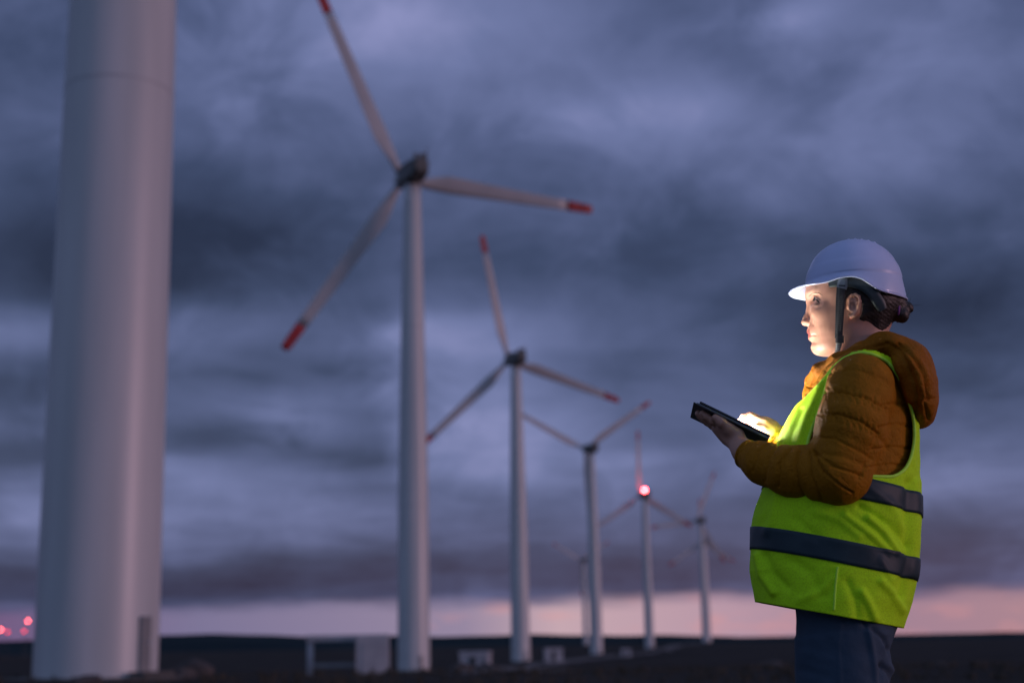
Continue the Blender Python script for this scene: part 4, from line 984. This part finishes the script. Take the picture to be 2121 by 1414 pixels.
F = np.stack([i * RCn + k, i * RCn + k2, (i + 1) * RCn + k2, (i + 1) * RCn + k], -1).reshape(-1, 4)
area = np.sum(np.cross(V[F[:, 1]] - V[F[:, 0]], V[F[:, 3]] - V[F[:, 0]]) * (V[F[:, 0]] - HC))
if area < 0: F = F[:, ::-1]
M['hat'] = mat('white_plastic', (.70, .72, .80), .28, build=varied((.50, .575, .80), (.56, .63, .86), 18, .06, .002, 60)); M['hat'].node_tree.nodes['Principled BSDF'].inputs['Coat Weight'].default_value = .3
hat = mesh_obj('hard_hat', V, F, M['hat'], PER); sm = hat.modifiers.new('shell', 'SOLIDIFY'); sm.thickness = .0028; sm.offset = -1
tag(hat)
V, F = tube(rimp - [0, 0, .0008], .0020, 8, True); mesh_obj('rim_bead', V, F, M['hat'], hat)
M['harness'] = mat('harness_plastic', (.045, .065, .070), .5, build=varied((.038, .055, .060), (.06, .082, .086), 30))
M['clip'] = mat('grey_clip', (.16, .19, .21), .45)
def webm(name, c, sc_=900):
    def f(n, nt, b):
        at_ = nn(nt, 'ShaderNodeAttribute'); at_.attribute_name = 'run'; w = n.m('FRACT', n.m('MULTIPLY', at_.outputs['Fac'], 250.0)); t = n.m('GREATER_THAN', w, .62)
        nt.links.new(n.mix(t, (*c, 1), (c[0] * .35, c[1] * .35, c[2] * .35, 1)), b.inputs['Base Color']); bumpify(n, nt, b, n.m('SUBTRACT', 1.0, t), .6, .001)
    return mat(name, c, .55, build=f)
def ribbon(name, pts, widths, m, parent, thick=.0016, outward=(0, -1, 0)):
    pts = [np.asarray(p, float) for p in smoothpts(pts, 3)]; n = len(pts); ws = np.interp(np.linspace(0, 1, n), np.linspace(0, 1, len(widths)), widths); V = []; run = []; acc_ = 0
    for i in range(n):
        t = pts[min(i + 1, n - 1)] - pts[max(i - 1, 0)]; t /= np.linalg.norm(t); sdir = np.cross(t, outward); sdir /= np.linalg.norm(sdir)
        if i: acc_ += np.linalg.norm(pts[i] - pts[i - 1])
        for q in (-.5, -.17, .17, .5): V.append(pts[i] + sdir * q * ws[i]); run.append(acc_)
    F = [(i * 4 + q, i * 4 + q + 1, i * 4 + q + 5, i * 4 + q + 4) for i in range(n - 1) for q in range(3)]
    o = mesh_obj(name, V, F, m, parent); a = o.data.attributes.new('run', 'FLOAT', 'POINT'); a.data.foreach_set('value', run)
    s_ = o.modifiers.new('thickness', 'SOLIDIFY'); s_.thickness = thick; s_.offset = 0; return o
for s in (1, -1):
    f3 = lambda u, v, d: L(u, v, -d) * np.array([1, s, 1])
    hs = ribbon('suspension_strap', [f3(1716, 588, .083), f3(1735, 583, .087), f3(1760, 581, .089), (f3(1788, 588, .089)), f3(1806, 604, .086), f3(1818, 622, .080), f3(1829, 642, .070)], [.014, .022, .026, .028, .024, .026, .016], M['harness'], hat, .002)
    ribbon('strap_clip', [f3(1746, 577, .0925), f3(1745, 590, .0925), f3(1743, 597, .0925)], [.017, .022, .023], M['clip'], hat, .003)
    ribbon('chin_strap', [f3(1744, 590, .0935), f3(1742, 620, .088), f3(1741, 650, .080), f3(1739, 680, .072), f3(1738, 698, .066)], [.0145, .0145, .0145, .0145], webm('black_webbing', (.022, .028, .034)), hat, .0022)
    ribbon('strap_edge', [f3(1736, 592, .0915), f3(1733.5, 630, .084), f3(1733.5, 660, .076), f3(1732, 700, .0645)], [.006, .006, .006], M['dark'], hat, .002)
    lo_ = ribbon('strap_buckle', [f3(1739.5, 695, .0685), f3(1739, 710, .0640)], [.0175, .0175], M['dark'], hat, .006)
    ribbon('lower_strap', [f3(1738, 707, .0635), f3(1736, 722, .056), f3(1733, 737, .045), (L(1728, 746, -.02) * [1, s, 1]), L(1727, 748)], [.0120, .0115, .0115, .0115], webm('grey_webbing', (.30, .32, .34)), hat, .0016)
# head band and crown cradle inside the shell, cross-bar under the brim
ang_ = np.linspace(0, 2 * np.pi, 60, endpoint=False)
V = []; F = []
for j, zz_ in enumerate((-.004, .022)):
    for a in ang_: V.append([HC[0] + math.cos(a) * .0955, math.sin(a) * .0855, L(1769, 596)[2] + zz_ + .006 * (math.cos(a) > 0) * -math.cos(a)])
F = [(k, (k + 1) % 60, 60 + (k + 1) % 60, 60 + k) for k in range(60)]; hb_ = mesh_obj('head_band', V, F, M['harness'], hat); q_ = hb_.modifiers.new('thickness', 'SOLIDIFY'); q_.thickness = .002
V, F = tube([L(1662, 599) + np.array([.012 + .02 * (abs(y) / .06) ** 2, y, .004]) for y in np.linspace(-.06, .06, 13)], .0018, 6); mesh_obj('brim_rib', V, F, M['hat'], hat)

# ---- tablet in a folio case -----------------------------------------------------------------
WT = .215; ctr = (TA + TB) / 2 + TW * WT / 2; LENT = float(np.linalg.norm(TB - TA))
tm = Matrix((Vector(TD), Vector(np.cross(TN, TD)), Vector(TN))).transposed()
wl = Vector(PX) * float(ctr[0]) + Vector(PY) * float(ctr[1]) + Vector((0, 0, float(ctr[2]))) + Vector(PO)
YS = .014 * (1 if np.cross(TN, TD)[1] > 0 else -1)
TAB = empty('tablet', wl); TAB.rotation_euler = (Matrix.Rotation(-AZP, 3, 'Z') @ tm).to_euler()
tag(TAB, 'black tablet in a dark folio cover, held level with a lit screen', 'tablet')
M['case'] = mat('folio_case', (.09, .09, .10), .6, build=varied((.08, .08, .085), (.11, .11, .115), 50, .2, .001, 600))
M['black_glass'] = mat('black_bezel', (.006, .006, .007), .15)
bm = bmesh.new(); box(bm, (0, 0, .0014), (LENT, WT, .0028)); cv_ = bm_obj('folio_cover', bm, M['case'], TAB, bevel=.0015)
bm = bmesh.new(); box(bm, (.004, .001, .0042), (LENT - .006, WT - .005, .0022)); bm_obj('cover_flap', bm, M['clip'], cv_, bevel=.0008)
bm = bmesh.new(); box(bm, (.006, 0, .0084), (LENT - .012, WT - .006, .0054)); bd = bm_obj('tablet_body', bm, M['black_glass'], TAB, bevel=.0015)
bm = bmesh.new(); box(bm, (.030, YS, .01130), (LENT - .078, WT - .055, .0006))
scm = bpy.data.materials.new('lit_screen'); scm.use_nodes = True; b = scm.node_tree.nodes['Principled BSDF']; b.inputs['Base Color'].default_value = (.02, .02, .02, 1); b.inputs['Emission Color'].default_value = (1.0, .93, .86, 1); b.inputs['Emission Strength'].default_value = 125
scr = bm_obj('screen', bm, scm, bd)
bm = bmesh.new(); box(bm, (.006 - (LENT - .030) / 2 + .023, 0, .01130), (.046, WT - .026, .0006))
scd = scm.copy(); scd.name = 'screen_header_glow'; scd.node_tree.nodes['Principled BSDF'].inputs['Emission Strength'].default_value = 2.0; bm_obj('screen_header', bm, scd, bd)
